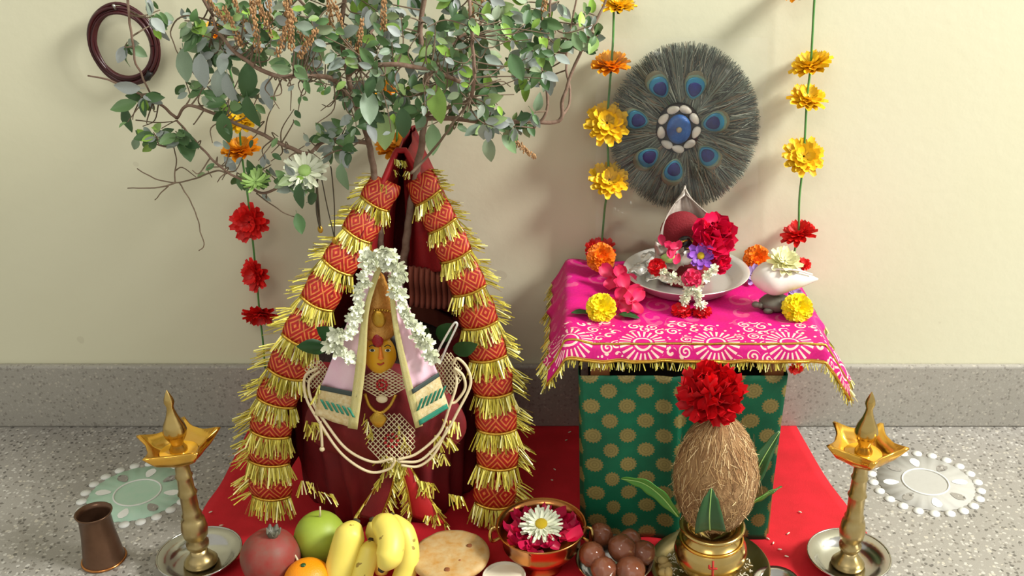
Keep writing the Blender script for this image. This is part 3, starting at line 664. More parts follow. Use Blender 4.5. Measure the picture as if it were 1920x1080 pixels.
# loose large leaves the photograph shows singly: px, py, d, direction, length
for x, y, d, v, L in [(235, 192, .26, (0, -.2, -1), .036), (262, 190, .27, (-1, -.3, -.3), .034), (270, 165, .28, (-1, -.3, .1), .033), (342, 82, .27, (.1, -.2, -1), .044), (376, 92, .28, (0, -.3, -1), .044), (412, 120, .28, (-.1, -.2, -1), .04),
                      (425, 130, .29, (0, -.2, -1), .042), (462, 110, .3, (0, -.2, -1), .046), (462, 172, .3, (.1, -.2, -1), .042), (418, 205, .29, (0, -.2, -1), .04), (640, 300, .3, (0, -.3, -1), .036), (720, 205, .3, (0, -.2, -1), .048),
                      (810, 225, .28, (0, -.2, -1), .042), (916, 252, .27, (0, -.2, -1), .034), (938, 250, .26, (.6, -.2, -.6), .03), (752, 195, .3, (.1, -.2, -1), .04), (555, 395, .28, (.2, -.2, -1), .03), (340, 235, .26, (.2, -.3, -1), .045), (505, 140, .3, (-.2, -.3, -1), .04), (818, 150, .33, (0, -.3, -1), .048), (955, 95, .35, (.3, -.3, -.6), .036), (690, 160, .33, (0, -.3, -1), .044), (562, 338, .31, (-.05, -.3, -1), .034), (575, 380, .3, (.4, -.3, .3), .03)]:
    LEAVES.append((P(x, y, d), Vector(v).normalized(), L*1.0))
def leaf_shape(mb, mt, bend):
    def g(u, v):
        x = u*2-1; wv = .29*(math.sin(PI*min(1, v*.96+.03))**.75)*(1.08-.25*v)
        return mt @ Vector((x*wv, v, .10*abs(x)*wv*3-bend*v*v+.015*math.sin(v*14)*abs(x)))
    mb.grid(g, 4, 6)
LM = []
for b in (.05, .2, .38, -.1):
    mb = MB(); leaf_shape(mb, Matrix(), b); mb.tube([(0, -.16, 0), (0, .02, 0)], .014, 4, False); LM.append(mb.mesh('leaf', M['leaf']))
def leaf_mat(p, v, L):
    y = v; n = Vector((R.uniform(-.7, .7), -1, R.uniform(-.2, 1.1))); x = y.cross(n).normalized(); z = x.cross(y)
    m = Matrix((x, y, z)).transposed().to_4x4(); m.translation = p+v*L*.14
    return m @ Matrix.Diagonal((L, L, L, 1))
camp = Vector(camo.location)
LEAVES = [l for l in LEAVES if l[0].y < -.045]
LEAVES.sort(key=lambda l: -(l[2]/(l[0]-camp).length)*(1 if l[0].z < .80 else .5))
for p, v, L in LEAVES[:300]: inst('leaf', LM[R.randrange(4)], t, leaf_mat(p, v, L))
mb = MB()
for p, v, L in LEAVES[300:]: leaf_shape(mb, leaf_mat(p, v, L), R.choice((.05, .2, .38, -.1)))
stuff(mb.build('foliage', 'leaf_stuff', t))
for x, y, d, v, L in [(505, 75, .3, (.2, -.3, 1), .075), (470, 65, .3, (-.3, -.2, 1), .06), (530, 60, .28, (.4, -.2, 1), .07), (545, 45, .3, (.1, -.3, 1), .07), (655, 90, .3, (-.2, -.2, 1), .06), (668, 105, .3, (.3, -.2, 1), .05), (890, 60, .3, (-.1, -.2, 1), .06),
                      (900, 40, .3, (.2, -.2, 1), .06), (440, 60, .3, (-.6, -.2, 1), .05), (960, 262, .25, (.9, -.1, -.7), .04), (620, 60, .3, (.1, -.2, 1), .06), (575, 75, .32, (-.3, -.3, .8), .055), (720, 60, .3, (.1, -.2, 1), .05), (1010, 70, .28, (.2, -.2, 1), .05), (485, 100, .34, (.1, -.3, 1), .06), (520, 105, .35, (.5, -.3, 1), .06), (455, 90, .33, (-.2, -.3, 1), .055), (500, 50, .34, (-.1, -.3, 1), .06), (545, 95, .35, (.2, -.3, 1), .055), (560, 110, .34, (.6, -.3, .8), .05), (475, 30, .33, (.2, -.2, 1), .05)]:
    p = P(x, y, d); v = Vector(v).normalized(); b = MB(); b.tube([p, p+v*L], [.0009, .0005], 4)
    for k in range(15):
        for j in range(4):
            a = j*PI/2+k*.8; o1 = v.orthogonal().normalized(); o2 = v.cross(o1); q = p+v*L*(k+1)/15+(o1*math.cos(a)+o2*math.sin(a))*.0034*(1-.5*k/15)
            b.ball(q+Vector((R.uniform(-1, 1), R.uniform(-1, 1), R.uniform(-1, 1)))*.0015, (.0013, .0013, .0022), 5, 4)
    b.build('seed_spike', 'spike', t)

# things hung in the branches
def strands(label, runs, m, r, cat):
    pp = [P(*q) for run in runs for q in run]; t = thing('bead_necklace', label, cat, min(pp, key=lambda v: v.z), 'black bead strings')
    for run in runs:
        mb = MB(); mb.tube(smooth([P(*q) for q in run], 6), r, 6); mb.build('bead_strand', m, t)
    mb = MB(); q = P(*runs[0][-1]); mb.ball(q+Vector((0, 0, -.004)), (.004, .003, .006), 10, 7); mb.build('pendant', 'goldchain', t)
strands('short dark knotted string hanging from the branch by the white flower', [[(610, 318, .272), (598, 332, .275), (594, 345, .275), (597, 385, .275), (600, 425, .275)], [(594, 345, .277), (594, 395, .277), (600, 428, .277)]], 'thread', .0016, 'necklace')
strands('long fine black bead chain hanging beside the red hood', [[(600, 328, .272), (604, 340, .275), (613, 385, .275), (627, 446, .275)], [(620, 312, .268), (622, 325, .275), (627, 385, .275), (627, 446, .275)]], 'thread', .0009, 'necklace')
WF = flower_mesh('white_daisy', 'white_pet', [(16, 1, .1, 0), (14, .85, .3, .06)], 'green_pale', W=.24)
o = inst('white_flower', WF, None, frame(P(572, 322, .285), (.1, -.75, .7), .3, .030)); tag(o, 'white many-petalled flower with greenish centre tucked in the basil branches', 'flower')
GF = flower_mesh('green_daisy', 'green_pale', [(11, 1, .35, 0), (9, .8, .6, .06)], None, W=.26)
o = inst('pale_green_flower', GF, None, frame(P(480, 342, .295), (.1, -.6, .8), 0, .020)); tag(o, 'small pale green flower in the lower left basil twigs', 'flower')

# ------------------------------------------------------------------ the red hood with gold bands over the plant
hood = t = thing('hooded_shawl', 'dark red shawl with red and gold tinsel bands tented over the potted plant', 'shawl', PC)
LP = smooth([P(745, 288, .165), P(708, 372, .21), P(662, 452, .245), P(612, 535, .275), P(566, 628, .30), P(532, 712, .315), P(512, 785, .325), P(506, 865, .33), P(512, 945, .335)], 10)
RP = smooth([P(762, 288, .165), P(806, 372, .205), P(846, 455, .24), P(884, 552, .27), P(912, 650, .29), P(928, 750, .305), P(933, 855, .315), P(925, 962, .32)], 10)
def at(pl, t):
    k = max(0, min(1, t))*(len(pl)-1); i = min(int(k), len(pl)-2); return pl[i].lerp(pl[i+1], k-i)
mb = MB()
def hoodf(u, v):
    a, b = at(LP, v), at(RP, v); mid = (a+b)/2; an = PI*u; h = (b-a)/2
    back = max(.012, -mid.y-.052); p = mid-h*math.cos(an)*(1+.10*math.sin(an)); p.y += back*(math.sin(an)**.75)
    p.y -= .006*math.sin(u*38+v*6)*math.sin(an); p.x += .004*math.sin(u*30)*math.sin(an); p.z += .012*math.sin(an)*(1-v); return p
mb.grid(hoodf, 64, 50); mb.build('hood_cloth', 'hoodred', t, solid=.0015)
mb = MB(); mb.tube([at(LP, .10-.01*i)+Vector((0, -.004, .006)) for i in range(11)]+[at(RP, .01*i)+Vector((0, -.004, .006)) for i in range(11)], .0045, 8); mb.build('apex_hem', 'redtrim', t)
def inner(A, B, ph):
    a = smooth([P(*q) for q in A], 8); b = smooth([P(*q) for q in B], 8); mb = MB()
    mb.grid(lambda u, v: at(a, v).lerp(at(b, v), u)+Vector((0, -.004*math.sin(u*16+ph+v*2)*min(1, v*3), 0)), 20, 24); mb.build('inner_fold', 'foldred', t, solid=.001)
inner([(744, 296, .175), (712, 366, .213), (676, 446, .248), (650, 500, .262)], [(750, 304, .150), (742, 390, .155), (738, 460, .158), (736, 520, .160)], 0)
inner([(756, 304, .150), (760, 390, .155), (764, 460, .158), (766, 520, .160)], [(764, 296, .175), (802, 366, .208), (838, 446, .243), (858, 500, .255)], 2)
mb = MB()
for x, y, d, n in ((745, 298, .185, 18), (756, 300, .185, 16), (742, 318, .19, 8), (765, 320, .19, 8), (720, 345, .21, 6), (800, 440, .19, 6), (795, 470, .18, 5), (715, 420, .2, 5)):
    fringe(mb, [P(x-5, y, d), P(x+5, y+3, d)], Vector((R.uniform(-.4, .4), -.5, -.8)), .011, .0013, n, .6)
stuff(mb.build('tinsel_specks', 'tinsel', t, False))
def band(pl, sgn, widths, nseg):
    for k in range(nseg):
        t0, t1 = .075+.925*k/nseg, .075+.925*(k+.72)/nseg; tl, tr = t1, .075+.925*(k+1)/nseg
        def sect(tt):
            p = at(pl, tt); T = (at(pl, tt+.02)-at(pl, tt-.02)).normalized(); Wd = T.cross(Vector((0, 1, .12))).normalized()
            if Wd.x < 0: Wd = -Wd
            return p, T, Wd, Wd.cross(T).normalized()
        wid = lambda tt: lerp(widths[0], widths[1], tt)*(1 if tt < .97 else .93)
        def seg(u, v):
            x = u*2-1; tt = lerp(t0, t1, v)+(.014*nz(k*2.3+sgn, 5)+.008*(1-x*x))*(.3+.7*v); p, T, Wd, N = sect(tt)
            if N.y > 0: N = -N
            x = u*2-1; bul = (.008+.003*math.sin(PI*v))*math.sqrt(max(0, 1-x*x*.92))
            return p+Wd*x*wid(tt)*.5*(1+.05*math.sin(v*PI))+N*bul+Wd*.003*nz(k*3+v*2, 1)
        mb = MB(); mb.grid(seg, 12, 6); so = mb.build('patterned_band', 'segment', t, solid=.001)
        mb = MB(); line = []; dirs = []
        for j in range(13):
            u = j/12; p, T, Wd, N = sect(t1)
            if N.y > 0: N = -N
            line.append(seg(u, 1)+N*.002); x = u*2-1
            dirs.append(T*1.0+Wd*x*.45+N*.35+Vector((0, 0, -.35)))
        fringe(mb, line, dirs, .022+.008*(k/nseg), .0018, 74+int(k*5), .36)
        # the loose outer edge
        oe = [seg(1 if sgn > 0 else 0, j/6) for j in range(7)]; p, T, Wd, N = sect((t0+t1)/2)
        fringe(mb, oe, Wd*sgn*1.0+T*.6+N*(-.1), .020+.012*(k/nseg), .0014, 34, .45)
        stuff(mb.build('tinsel_fringe', 'tinsel', t, False))
        mb = MB(); mb.tube([q for q in line], .0022, 6); mb.build('gold_cord', 'goldchain', t)
band(LP, -1, (.044, .064), 10); band(RP, 1, (.046, .064), 10)
# wrapped pot below
mb = MB(); prof = [(.126, .003), (.132, .015), (.138, .03), (.141, .055), (.143, .08), (.145, .11), (.146, .14), (.146, .17), (.144, .20), (.140, .25), (.136, .280), (.128, .29), (.120, .286)]
mb.lathe(prof, 220, Matrix.Translation(PC), lambda a, j, r, z: (r+.007*math.sin(a*23+nz(z*9, a*2)*4)*(1-.6*j/12)+.006*nz(a*4, z*18), z), False)
mb.build('pot_drape', 'maroon', t, solid=.001)
# gathered pink-brown fold behind the figure
mb = MB()
def fold(u, v):
    p = P(lerp(768, 868, u), lerp(498, 572, v)+6*math.sin(PI*u), .20); 
    p.y -= .004*math.sin(u*60)+.010*math.sin(v*PI*2)*.6; return p
mb.grid(fold, 70, 10); mb.build('gathered_fold', 'terracotta', t, solid=.003)
# scarlet streamers with gold edging falling to the offerings
def streamer(L, Rr, d, m='redtrim'):
    a = smooth([P(x, y, d+e) for x, y, e in L], 8); b = smooth([P(x, y, d+e) for x, y, e in Rr], 8); n = len(a)-1
    mb = MB(); mb.grid(lambda u, v: at(a, v).lerp(at(b, v), u)+Vector((0, -.003*math.sin(u*PI), 0)), 6, n); mb.build('streamer', m, t, solid=.0012)
    mb = MB()
    for e, s in ((a, -1), (b, 1)): fringe(mb, e, Vector((s*.6, -.3, -1)), .020, .0018, 44, .4)
    stuff(mb.build('tinsel_fringe', 'tinsel', t, False))
    mb = MB(); mb.tube(a, .002, 6); mb.tube(b, .002, 6); mb.build('gold_cord', 'goldchain', t)
streamer([(725, 878, .012), (700, 920, .016), (668, 966, .02)], [(742, 878, .012), (732, 925, .016), (712, 975, .02)], .345, 'maroon')
streamer([(752, 878, .014), (764, 920, .018), (772, 968, .02)], [(768, 874, .012), (800, 925, .014), (838, 985, .02)], .345)
mb = MB()
for x, y, n in ((735, 858, 40), (748, 872, 46), (592, 800, 16), (585, 792, 12), (830, 820, 22), (820, 850, 20), (800, 905, 22), (810, 960, 30), (855, 930, 22), (580, 905, 14), (610, 925, 14), (845, 790, 14)):
    p = P(x, y, .362); fringe(mb, [p+Vector((-.012, 0, .004)), p+Vector((.012, 0, -.002))], Vector((R.uniform(-.5, .5), -.4, -.8)), .022, .0019, n, .6)
stuff(mb.build('loose_tinsel', 'tinsel', t, False))

# ------------------------------------------------------------------ the decorated idol
D0 = .372
fc = P(712, 662, D0); t = idol = thing('deity_idol', 'small idol with turmeric yellow face, tall gold crown and pink veil', 'idol', P(715, 800, D0-.03))
mb = MB(); bc = P(722, 782, .335)
mb.ball(bc, (.118, .036, .090), 90, 26, None, lambda p: Vector((p.x*(1-.18*p.z), p.y*(1+.10*math.sin(p.x*26+2*nz(p.z*3, p.x*3))), p.z*.9+.1*(1-p.x*p.x)))); mb.build('robe', 'maroon', t)
mb = MB(); mb.ball(fc, (.0235, .020, .0325), 24, 18, None, lambda p: Vector((p.x*(1-.13*max(0, -p.z)**2+.04*p.z), p.y, p.z))); face = mb.build('face', 'face', t)
def on(x, y, e=0): return P(x, y, D0+.020+e)
for x in (698, 727):
    mb = MB(); mb.ball(on(x, 657, -.0025), (.0042, .002, .0022), 10, 6); ey = mb.build('eye', 'white_pet', face)
    mb = MB(); mb.ball(on(x, 657, -.0005), (.0026, .0015, .0020), 8, 6); mb.build('pupil', 'black', t)
    mb = MB(); mb.tube(smooth([on(x-6, 650, -.0015), on(x, 647, -.001), on(x+6, 650, -.0015)], 4), .0007, 5); mb.build('eyebrow', 'black', face)
mb = MB(); mb.tube([on(713, 650, -.002), on(714, 664, .001), on(714, 671, .004)], [.0016, .0026, .0034], 8); mb.ball(on(714, 671, .003), (.0042, .003, .0030), 10, 6); mb.build('nose', 'orange_skin', face)
mb = MB(); mb.tube(smooth([on(706, 680, -.002), on(713, 684, .0005), on(720, 680, -.002)], 4), [.0012, .0019, .0012], 6); mb.build('mouth', 'lip', face)
mb = MB(); mb.ball(on(708, 638, -.003), (.0082, .0045, .0108), 14, 9); mb.build('forehead_jewel', 'ruby', t)
mb = MB(); mb.ball(fc+Vector((0, .008, .006)), (.0285, .018, .033), 22, 14); mb.build('hair', 'black', t)
cb = P(712, 628, D0-.004)
H = P(714, 508, D0-.004).z-cb.z
mb = MB(); mb.lathe([(.020, 0), (.0235, .006), (.0235, H*.16), (.021, H*.2), (.0232, H*.26), (.0222, H*.42), (.0225, H*.46), (.0200, H*.5), (.0205, H*.56), (.0182, H*.60), (.0190, H*.66), (.0165, H*.70), (.0172, H*.78), (.0150, H*.82), (.0135, H*.90), (.009, H*.96), (.0, H)], 28, Matrix.Translation(cb), lambda a, j, r, z: (r*(1+.03*math.cos(a*10)), z)); cr = mb.build('crown', 'crown', t)
mb = MB(); mb.ball(P(710, 598, D0+.018), (.010, .004, .013), 14, 9); mb.build('crown_boss', 'goldchain', cr)
mb = MB()
for k in range(9): mb.ball(P(692+5*k, 584-3*math.sin(k/8*PI), D0+.014+.004*math.sin(k/8*PI)), .002, 6, 5)
mb.build('crown_beads', 'goldchain', cr)
mb = MB(); mb.tube(smooth([P(713, 498, D0-.012), P(722, 508, D0), P(730, 535, D0+.010), P(735, 556, D0+.012)], 5), [.003, .0042, .0040, .002], 8); mb.build('crown_tip', 'brownfold', t)
def patch(name, A, B, m, parent, nu=8, nv=20, wav=.002, k=3, solid=.0012, lift=0):
    a = smooth([P(*q) for q in A], 8); b = smooth([P(*q) for q in B], 8); mb = MB()
    mb.grid(lambda u, v: at(a, v).lerp(at(b, v), u)+Vector((0, -wav*math.sin(u*PI*k+v*3)-lift, 0)), nu, nv)
    return mb.build(name, m, parent, solid=solid)
VD = .392
veil = patch('veil_panel', [(700, 484, VD-.016), (664, 575, VD-.014), (630, 655, VD-.016), (602, 724, VD-.018)], [(714, 494, VD), (685, 590, VD+.006), (674, 680, VD+.008), (668, 740, VD+.006)], 'veil', t, 12, 24)
veil2 = patch('veil_panel', [(728, 500, VD), (738, 590, VD+.006), (752, 670, VD+.010), (768, 732, VD+.010)], [(742, 502, VD-.014), (768, 580, VD-.012), (797, 640, VD-.014), (822, 700, VD-.016)], 'veil', t, 12, 24, k=3.6)
patch('veil_border', [(706, 497, VD+.002), (681, 585, VD+.008), (666, 693, VD+.011), (652, 802, VD+.010)], [(716, 502, VD+.003), (692, 583, VD+.010), (685, 690, VD+.013), (670, 805, VD+.012)], 'veil_border', veil, 3, 24, 0)
patch('veil_border', [(728, 515, VD+.004), (733, 581, VD+.010), (742, 642, VD+.013), (760, 729, VD+.014), (779, 803, VD+.013)], [(738, 525, VD+.003), (744, 590, VD+.009), (754, 642, VD+.012), (775, 729, VD+.013), (793, 798, VD+.012)], 'veil_border', veil2, 3, 24, 0)
e1 = patch('end_panel', [(602, 724, VD-.016), (594, 752, VD-.014), (590, 778, VD-.012)], [(672, 738, VD+.008), (666, 770, VD+.009), (658, 802, VD+.009)], 'veil_end', veil, 8, 10, .001)
e2 = patch('end_panel', [(772, 732, VD+.012), (780, 768, VD+.012), (787, 798, VD+.012)], [(822, 700, VD-.014), (832, 735, VD-.012), (842, 764, VD-.010)], 'veil_end', veil2, 8, 10, .001)
patch('woven_line', [(602, 722, VD-.014), (601, 726, VD-.014), (600, 730, VD-.014)], [(671, 736, VD+.011), (670, 740, VD+.011), (669, 744, VD+.011)], 'charcoal', e1, 8, 4, 0, lift=.001)
patch('woven_line', [(772, 730, VD+.015), (773, 734, VD+.015), (774, 738, VD+.015)], [(822, 698, VD-.012), (823, 701, VD-.012), (824, 705, VD-.012)], 'charcoal', e2, 8, 4, 0, lift=.001)
patch('woven_line', [(785, 788, VD+.015), (786, 792, VD+.015), (787, 797, VD+.015)], [(838, 756, VD-.007), (839, 760, VD-.007), (841, 764, VD-.007)], 'teal', e2, 8, 4, 0, lift=.0012)
for k in range(6):
    x = 600+k*10.2; y = 749+k*3.0; d = lerp(VD-.012, VD+.008, k/6)+.007
    patch('woven_stripe', [(x, y, d), (x+5, y+9, d), (x+10, y+18, d+.002)], [(x+5, y+1, d), (x+10, y+10, d), (x+15, y+19, d+.002)], 'teal', e1, 2, 4, 0)
    x = 783+k*8.6; y = 752-k*4.6; d = lerp(VD+.012, VD-.010, k/6)+.003
    patch('woven_stripe', [(x+6, y-4, d), (x+2, y+7, d), (x-3, y+19, d)], [(x+11, y-6, d), (x+7, y+5, d), (x+2, y+17, d)], 'teal', e2, 2, 4, 0)
# lace, chains and cords worn by the idol
def lace(name, cx, cy, rx, ry, d, n, parent=idol, curve=.0, shape='ellipse'):
    mb = MB(); N = n
    for i in range(-N, N):
        for j in range(-N, N):
            q = [((i+j)/N*.5, (i-j)/N*.5), ((i+1+j)/N*.5, (i+1-j)/N*.5), ((i+1+j+1)/N*.5, (i+1-j-1)/N*.5), ((i+j+1)/N*.5, (i-j-1)/N*.5)]
            cxn, cyn = sum(a for a, b in q)/4*1.35, sum(b for a, b in q)/4*1.35
            ok = cxn*cxn+cyn*cyn < 1 if shape == 'ellipse' else (abs(cxn) < 1 and abs(cyn) < 1)
            if ok: mb.add([P(cx+a*1.35*rx, cy+b*1.35*ry, d-curve*(a*1.35)**2) for a, b in q], [(0, 1, 2, 3)])
    import bmesh
    o = mb.build(name, 'lace', parent); bm = bmesh.new(); bm.from_mesh(o.data); bmesh.ops.remove_doubles(bm, verts=bm.verts, dist=1e-5); bm.to_mesh(o.data); bm.free()
    md = o.modifiers.new('wire', 'WIREFRAME'); md.thickness = .0023; md.use_even_offset = False
    return o
lace('lace_collar', 719, 718, 42, 24, D0+.012, 5, curve=.006, shape='rect')
lace('lace_bib', 734, 822, 44, 46, D0+.008, 6, curve=.008)
lace('lace_sleeve', 594, 702, 22, 26, D0-.028, 4, curve=.006); lace('lace_sleeve', 838, 700, 26, 36, D0-.024, 5, curve=.006)
mb = MB()
for cx, cy, r in ((716, 722, 12), (734, 826, 16)):
    for k in range(9):
        a = 2*PI*k/9; mb.ball(P(cx+r*math.cos(a)*.75, cy+r*math.sin(a)*.75, D0+.016), .0022, 6, 5)
    mb.ball(P(cx, cy, D0+.016), .003, 8, 6)
mb.build('lace_rosette', 'redtrim', t)
mb = MB(); mb.tube(smooth([P(684, 738, D0+.008), P(694, 762, D0+.012), P(712, 774, D0+.014), P(730, 762, D0+.012), P(742, 740, D0+.010)], 6), .0024, 7); mb.build('gold_necklace', 'goldchain', t)
mb = MB(); mb.ball(P(716, 748, D0+.010), (.0085, .003, .0065), 14, 8); mb.build('chest_ornament', 'lace', t)
mb = MB(); mb.lathe([(0, -.014), (.006, -.012), (.0115, -.003), (.0125, .003), (.007, .009), (.003, .013), (0, .014)], 16, Matrix.Translation(P(709, 786, D0+.014)) @ Matrix.Diagonal((1, .4, 1, 1))); mb.build('gold_pendant', 'goldchain', t)
for cord in ([(596, 690, -.02), (572, 706, -.02), (574, 745, -.012), (598, 790, .0), (640, 850, .01), (690, 884, .014), (728, 880, .016), (742, 862, .016)],
             [(600, 696, -.02), (580, 715, -.018), (584, 750, -.01), (612, 795, 0), (650, 842, .01), (698, 866, .014), (736, 860, .016)],
             [(745, 862, .016), (782, 850, .012), (824, 812, .004), (842, 765, -.002), (856, 720, -.012), (852, 690, -.02)],
             [(748, 866, .016), (790, 862, .012), (832, 818, .004), (858, 772, -.004), (882, 722, -.014), (876, 690, -.018), (858, 672, -.02), (850, 682, -.02)],
             [(752, 872, .016), (785, 874, .012), (815, 850, .008), (840, 800, 0)],
             [(852, 690, -.016), (868, 704, -.014), (872, 728, -.012), (856, 752, -.008), (846, 756, -.006)],
             [(600, 790, .002), (603, 815, .004), (604, 838, .005)]):
    mb = MB(); mb.tube(smooth([P(x, y, D0+e) for x, y, e in cord], 8), .0021, 7); mb.build('ivory_cord', 'pearl', t)
mb = MB(); mb.ball(P(604, 842, D0+.005), .004, 8, 6); mb.build('cord_bead', 'pearl', t)
fr = MB()
for x0, y0, x1, y1 in ((684, 775, 700, 815), (745, 790, 768, 840), (600, 720, 590, 750)):
    fringe(fr, [P(x0, y0, D0+.004), P(x1, y1, D0+.004)], Vector((-.3, -.4, -.8)), .016, .0014, 22, .5)
stuff(fr.build('tinsel_trim', 'tinsel', t, False))

# silver loop pin and dark leaf beside the veil
mb = MB(); lp = smooth([P(812, 678, .372), P(828, 645, .378), P(850, 608, .38), P(857, 607, .38), P(854, 617, .38), P(838, 650, .378), P(824, 684, .372)], 6); mb.tube(lp, .0016, 7)
tag(mb.build('loop_pin', 'silver'), 'thin silver loop pin standing up behind the right side of the veil', 'pin')
mb = MB(); mb.tube([P(598, 585, .2)]*1+[P(612, 600, .24), P(626, 615, .25)], .012, 8); 
for x, y, v in ((640, 640, (-.4, -.5, .6)), (620, 655, (-.6, -.4, .3)), (820, 640, (.5, -.5, .8)), (845, 660, (.7, -.4, .4)), (800, 660, (.1, -.4, .9))):
    b = MB(); leaf_shape(b, leaf_mat(P(x, y, .31), Vector(v).normalized(), .045), .1); b.build('low_leaf', 'mango_dark', tulsi)

# jasmine string over the veil
JM = flower_mesh('jasmine', 'jasmine', [(6, 1, .35, 0), (5, .7, .8, .05)], None, W=.55)
path = smooth([P(*q) for q in [(648, 668, .395), (636, 652, .395), (628, 634, .393), (648, 622, .398), (662, 592, .402), (672, 562, .405), (682, 530, .406), (690, 500, .404), (700, 482, .402), (714, 474, .402), (730, 482, .400), (745, 500, .396), (753, 522, .392), (744, 545, .394), (758, 568, .394), (768, 592, .394), (778, 612, .394), (788, 632, .393), (796, 648, .39), (806, 660, .386)]], 6)
t = thing('jasmine_garland', 'white jasmine garland draped over the top of the pink veil', 'garland', min(path, key=lambda v: v.z))
mb = MB(); mb.tube(path, .0012, 5); mb.build('string', 'stem_green', t)
for k in range(62):
    p = at(path, k/61); tq = k/61; fat = 1.25 if (.38 < tq < .66 or tq < .14 or tq > .88) else .8
    q = p+Vector((R.uniform(-1, 1)*.006*fat, -R.uniform(.002, .008), R.uniform(-1, 1)*.006*fat))
    inst('blossom', JM, t, frame(q, (R.uniform(-.9, .9), -1, R.uniform(-.5, 1)), R.uniform(0, 6), R.uniform(.0092, .0126)*(1.05 if fat > 1 else .85)))

# ------------------------------------------------------------------ brass oil lamps on saucers
def diya(px, py, label, slabel, lean, rot):
    c = F(px, py); t = thing('saucer', slabel, 'plate', (c.x, c.y, .004), 'lamp saucers'); bx = Matrix.Translation((c.x, c.y, .004))
    mb = MB(); mb.lathe([(0, 0), (.036, 0), (.046, .006), (.058, .020), (.0605, .0225), (.059, .0235), (.045, .010), (.035, .004), (0, .004)], 40, bx); mb.build('dish', 'steel', t)
    mb = MB(); rg = [bx @ Vector((.0602*math.cos(2*PI*k/40), .0602*math.sin(2*PI*k/40), .0228)) for k in range(41)]; mb.tube(rg, .0016, 6, False); mb.build('rim', 'steel', t)
    base = Vector((c.x, c.y, .009)); t = thing('oil_lamp', label, 'lamp', base, 'standing brass oil lamps')
    up = Matrix.Translation(base) @ Matrix.Rotation(lean, 4, 'Y')
    mb = MB(); mb.lathe([(0, 0), (.024, 0), (.0245, .003), (.019, .010), (.013, .018), (.012, .026), (.0, .026)], 28, up); mb.build('foot', 'brass_old', t)
    mb = MB(); mb.lathe([(.012, .024), (.016, .030), (.0165, .036), (.012, .041), (.0175, .050), (.019, .062), (.0165, .078), (.0125, .082), (.0145, .087), (.012, .092), (.0118, .120), (.014, .124), (.0115, .129), (.0108, .150), (.0125, .154), (.0105, .158), (.0100, .178), (.013, .183), (.012, .190)], 20, up); mb.build('stem', 'brass_old', t)
    n = 5
    def star(a, j, r, z):
        k = abs(((a-rot)*n/(2*PI)) % 1-.5)*2; e = (k**3)*max(0, (r-.016)/.028)
        return (r*(1+.62*e), z+.007*e*(1 if z > .186 else .5))
    mb = MB(); mb.lathe([(.010, .178), (.021, .181), (.033, .191), (.041, .211), (.0385, .2125), (.030, .197), (.018, .190), (0, .189)], 80, up, star); mb.build('wick_bowl', 'brass_gold', t)
    mb = MB(); mb.lathe([(.0125, .189), (.0125, .200), (.009, .206), (.0085, .210), (.0150, .222), (.0165, .230), (.0140, .240), (.0085, .252), (.0055, .262), (.0048, .268), (.0072, .275), (.0062, .281), (.003, .289), (0, .295)], 20, up); mb.build('finial', 'brass', t)
    mb = MB(); mb.lathe([(.026, .1960), (.015, .1965), (0, .1966)], 40, up, None, False); mb.build('oil', 'oil', t)
diya(379, 1062, 'standing brass oil lamp with star-shaped bowl at the left, beside pomegranate', 'steel saucer under the left brass lamp', -.012, .5)
diya(1588, 1066, 'standing brass oil lamp with star-shaped bowl at the right edge of the cloth', 'steel saucer under the right brass lamp', .005, .9)

# ------------------------------------------------------------------ coconut pot
KC = Vector((F(1329, 1082).x, -CAMD+1.195, .004))
t = thing('plate', 'dark brass plate holding rice under the coconut pot', 'plate', KC)
kb = Matrix.Translation(KC)
mb = MB(); mb.lathe([(0, 0), (.066, 0), (.076, .004), (.087, .018), (.0885, .0195), (.087, .0205), (.074, .0075), (.064, .004), (0, .004)], 48, kb); mb.build('dish', 'brass_old', t)
mb = MB()
for k in range(420):
    a, r = R.uniform(0, 2*PI), math.sqrt(R.random())*.068; h = .005+.010*max(0, 1-abs(r-.045)/.03)*R.random()
    mb.ball(KC+Vector((math.cos(a)*r, math.sin(a)*r, h)), (.0011, .0011, .0034), 5, 3, frame((0, 0, 0), (R.uniform(-1, 1), R.uniform(-1, 1), R.uniform(-.4, .4))))
tag(mb.build('rice', 'rice'), 'loose white rice heaped in the plate round the coconut pot', 'rice', None, 'stuff')
t = thing('brass_pot', 'round brass pot with red mark, carrying the coconut', 'pot', KC+Vector((0, 0, .004))); kb = Matrix.Translation(KC+Vector((0, 0, .004)))
BP = [(0, 0), (.030, 0), (.034, .006), (.040, .012), (.050, .026), (.0535, .042), (.050, .056), (.042, .066), (.036, .070), (.0345, .076), (.037, .080), (.047, .084), (.0475, .087), (.044, .089), (.034, .086), (.031, .076), (.030, .068), (0, .060)]
mb = MB(); mb.lathe(BP, 48, kb); mb.build('body', 'brass', t)
mb = MB(); mb.tube([kb @ Vector((.0440*math.cos(2*PI*k/48), .0440*math.sin(2*PI*k/48), .0645)) for k in range(49)], .0028, 8, False); mb.build('shoulder_ring', 'brass_gold', t)
mb = MB()
def mark(a0, z0, a1, z1):
    pts = []
    for i in range(7):
        a, z = lerp(a0, a1, i/6), lerp(z0, z1, i/6)
        for (r1, z1_), (r2, z2) in zip(BP[3:8], BP[4:9]):
            if z1_ <= z <= z2: r = lerp(r1, r2, (z-z1_)/(z2-z1_)); break
        pts.append(kb @ Vector(((r+.0006)*math.cos(a), (r+.0006)*math.sin(a), z)))
    mb.tube(pts, .0017, 5)
A = -PI/2-.07; mark(A, .026, A, .060); mark(A-.10, .050, A+.12, .050); mark(A-.08, .036, A+.08, .036); mark(A-.10, .050, A-.10, .055); mb.build('red_mark', 'kumkum', t)
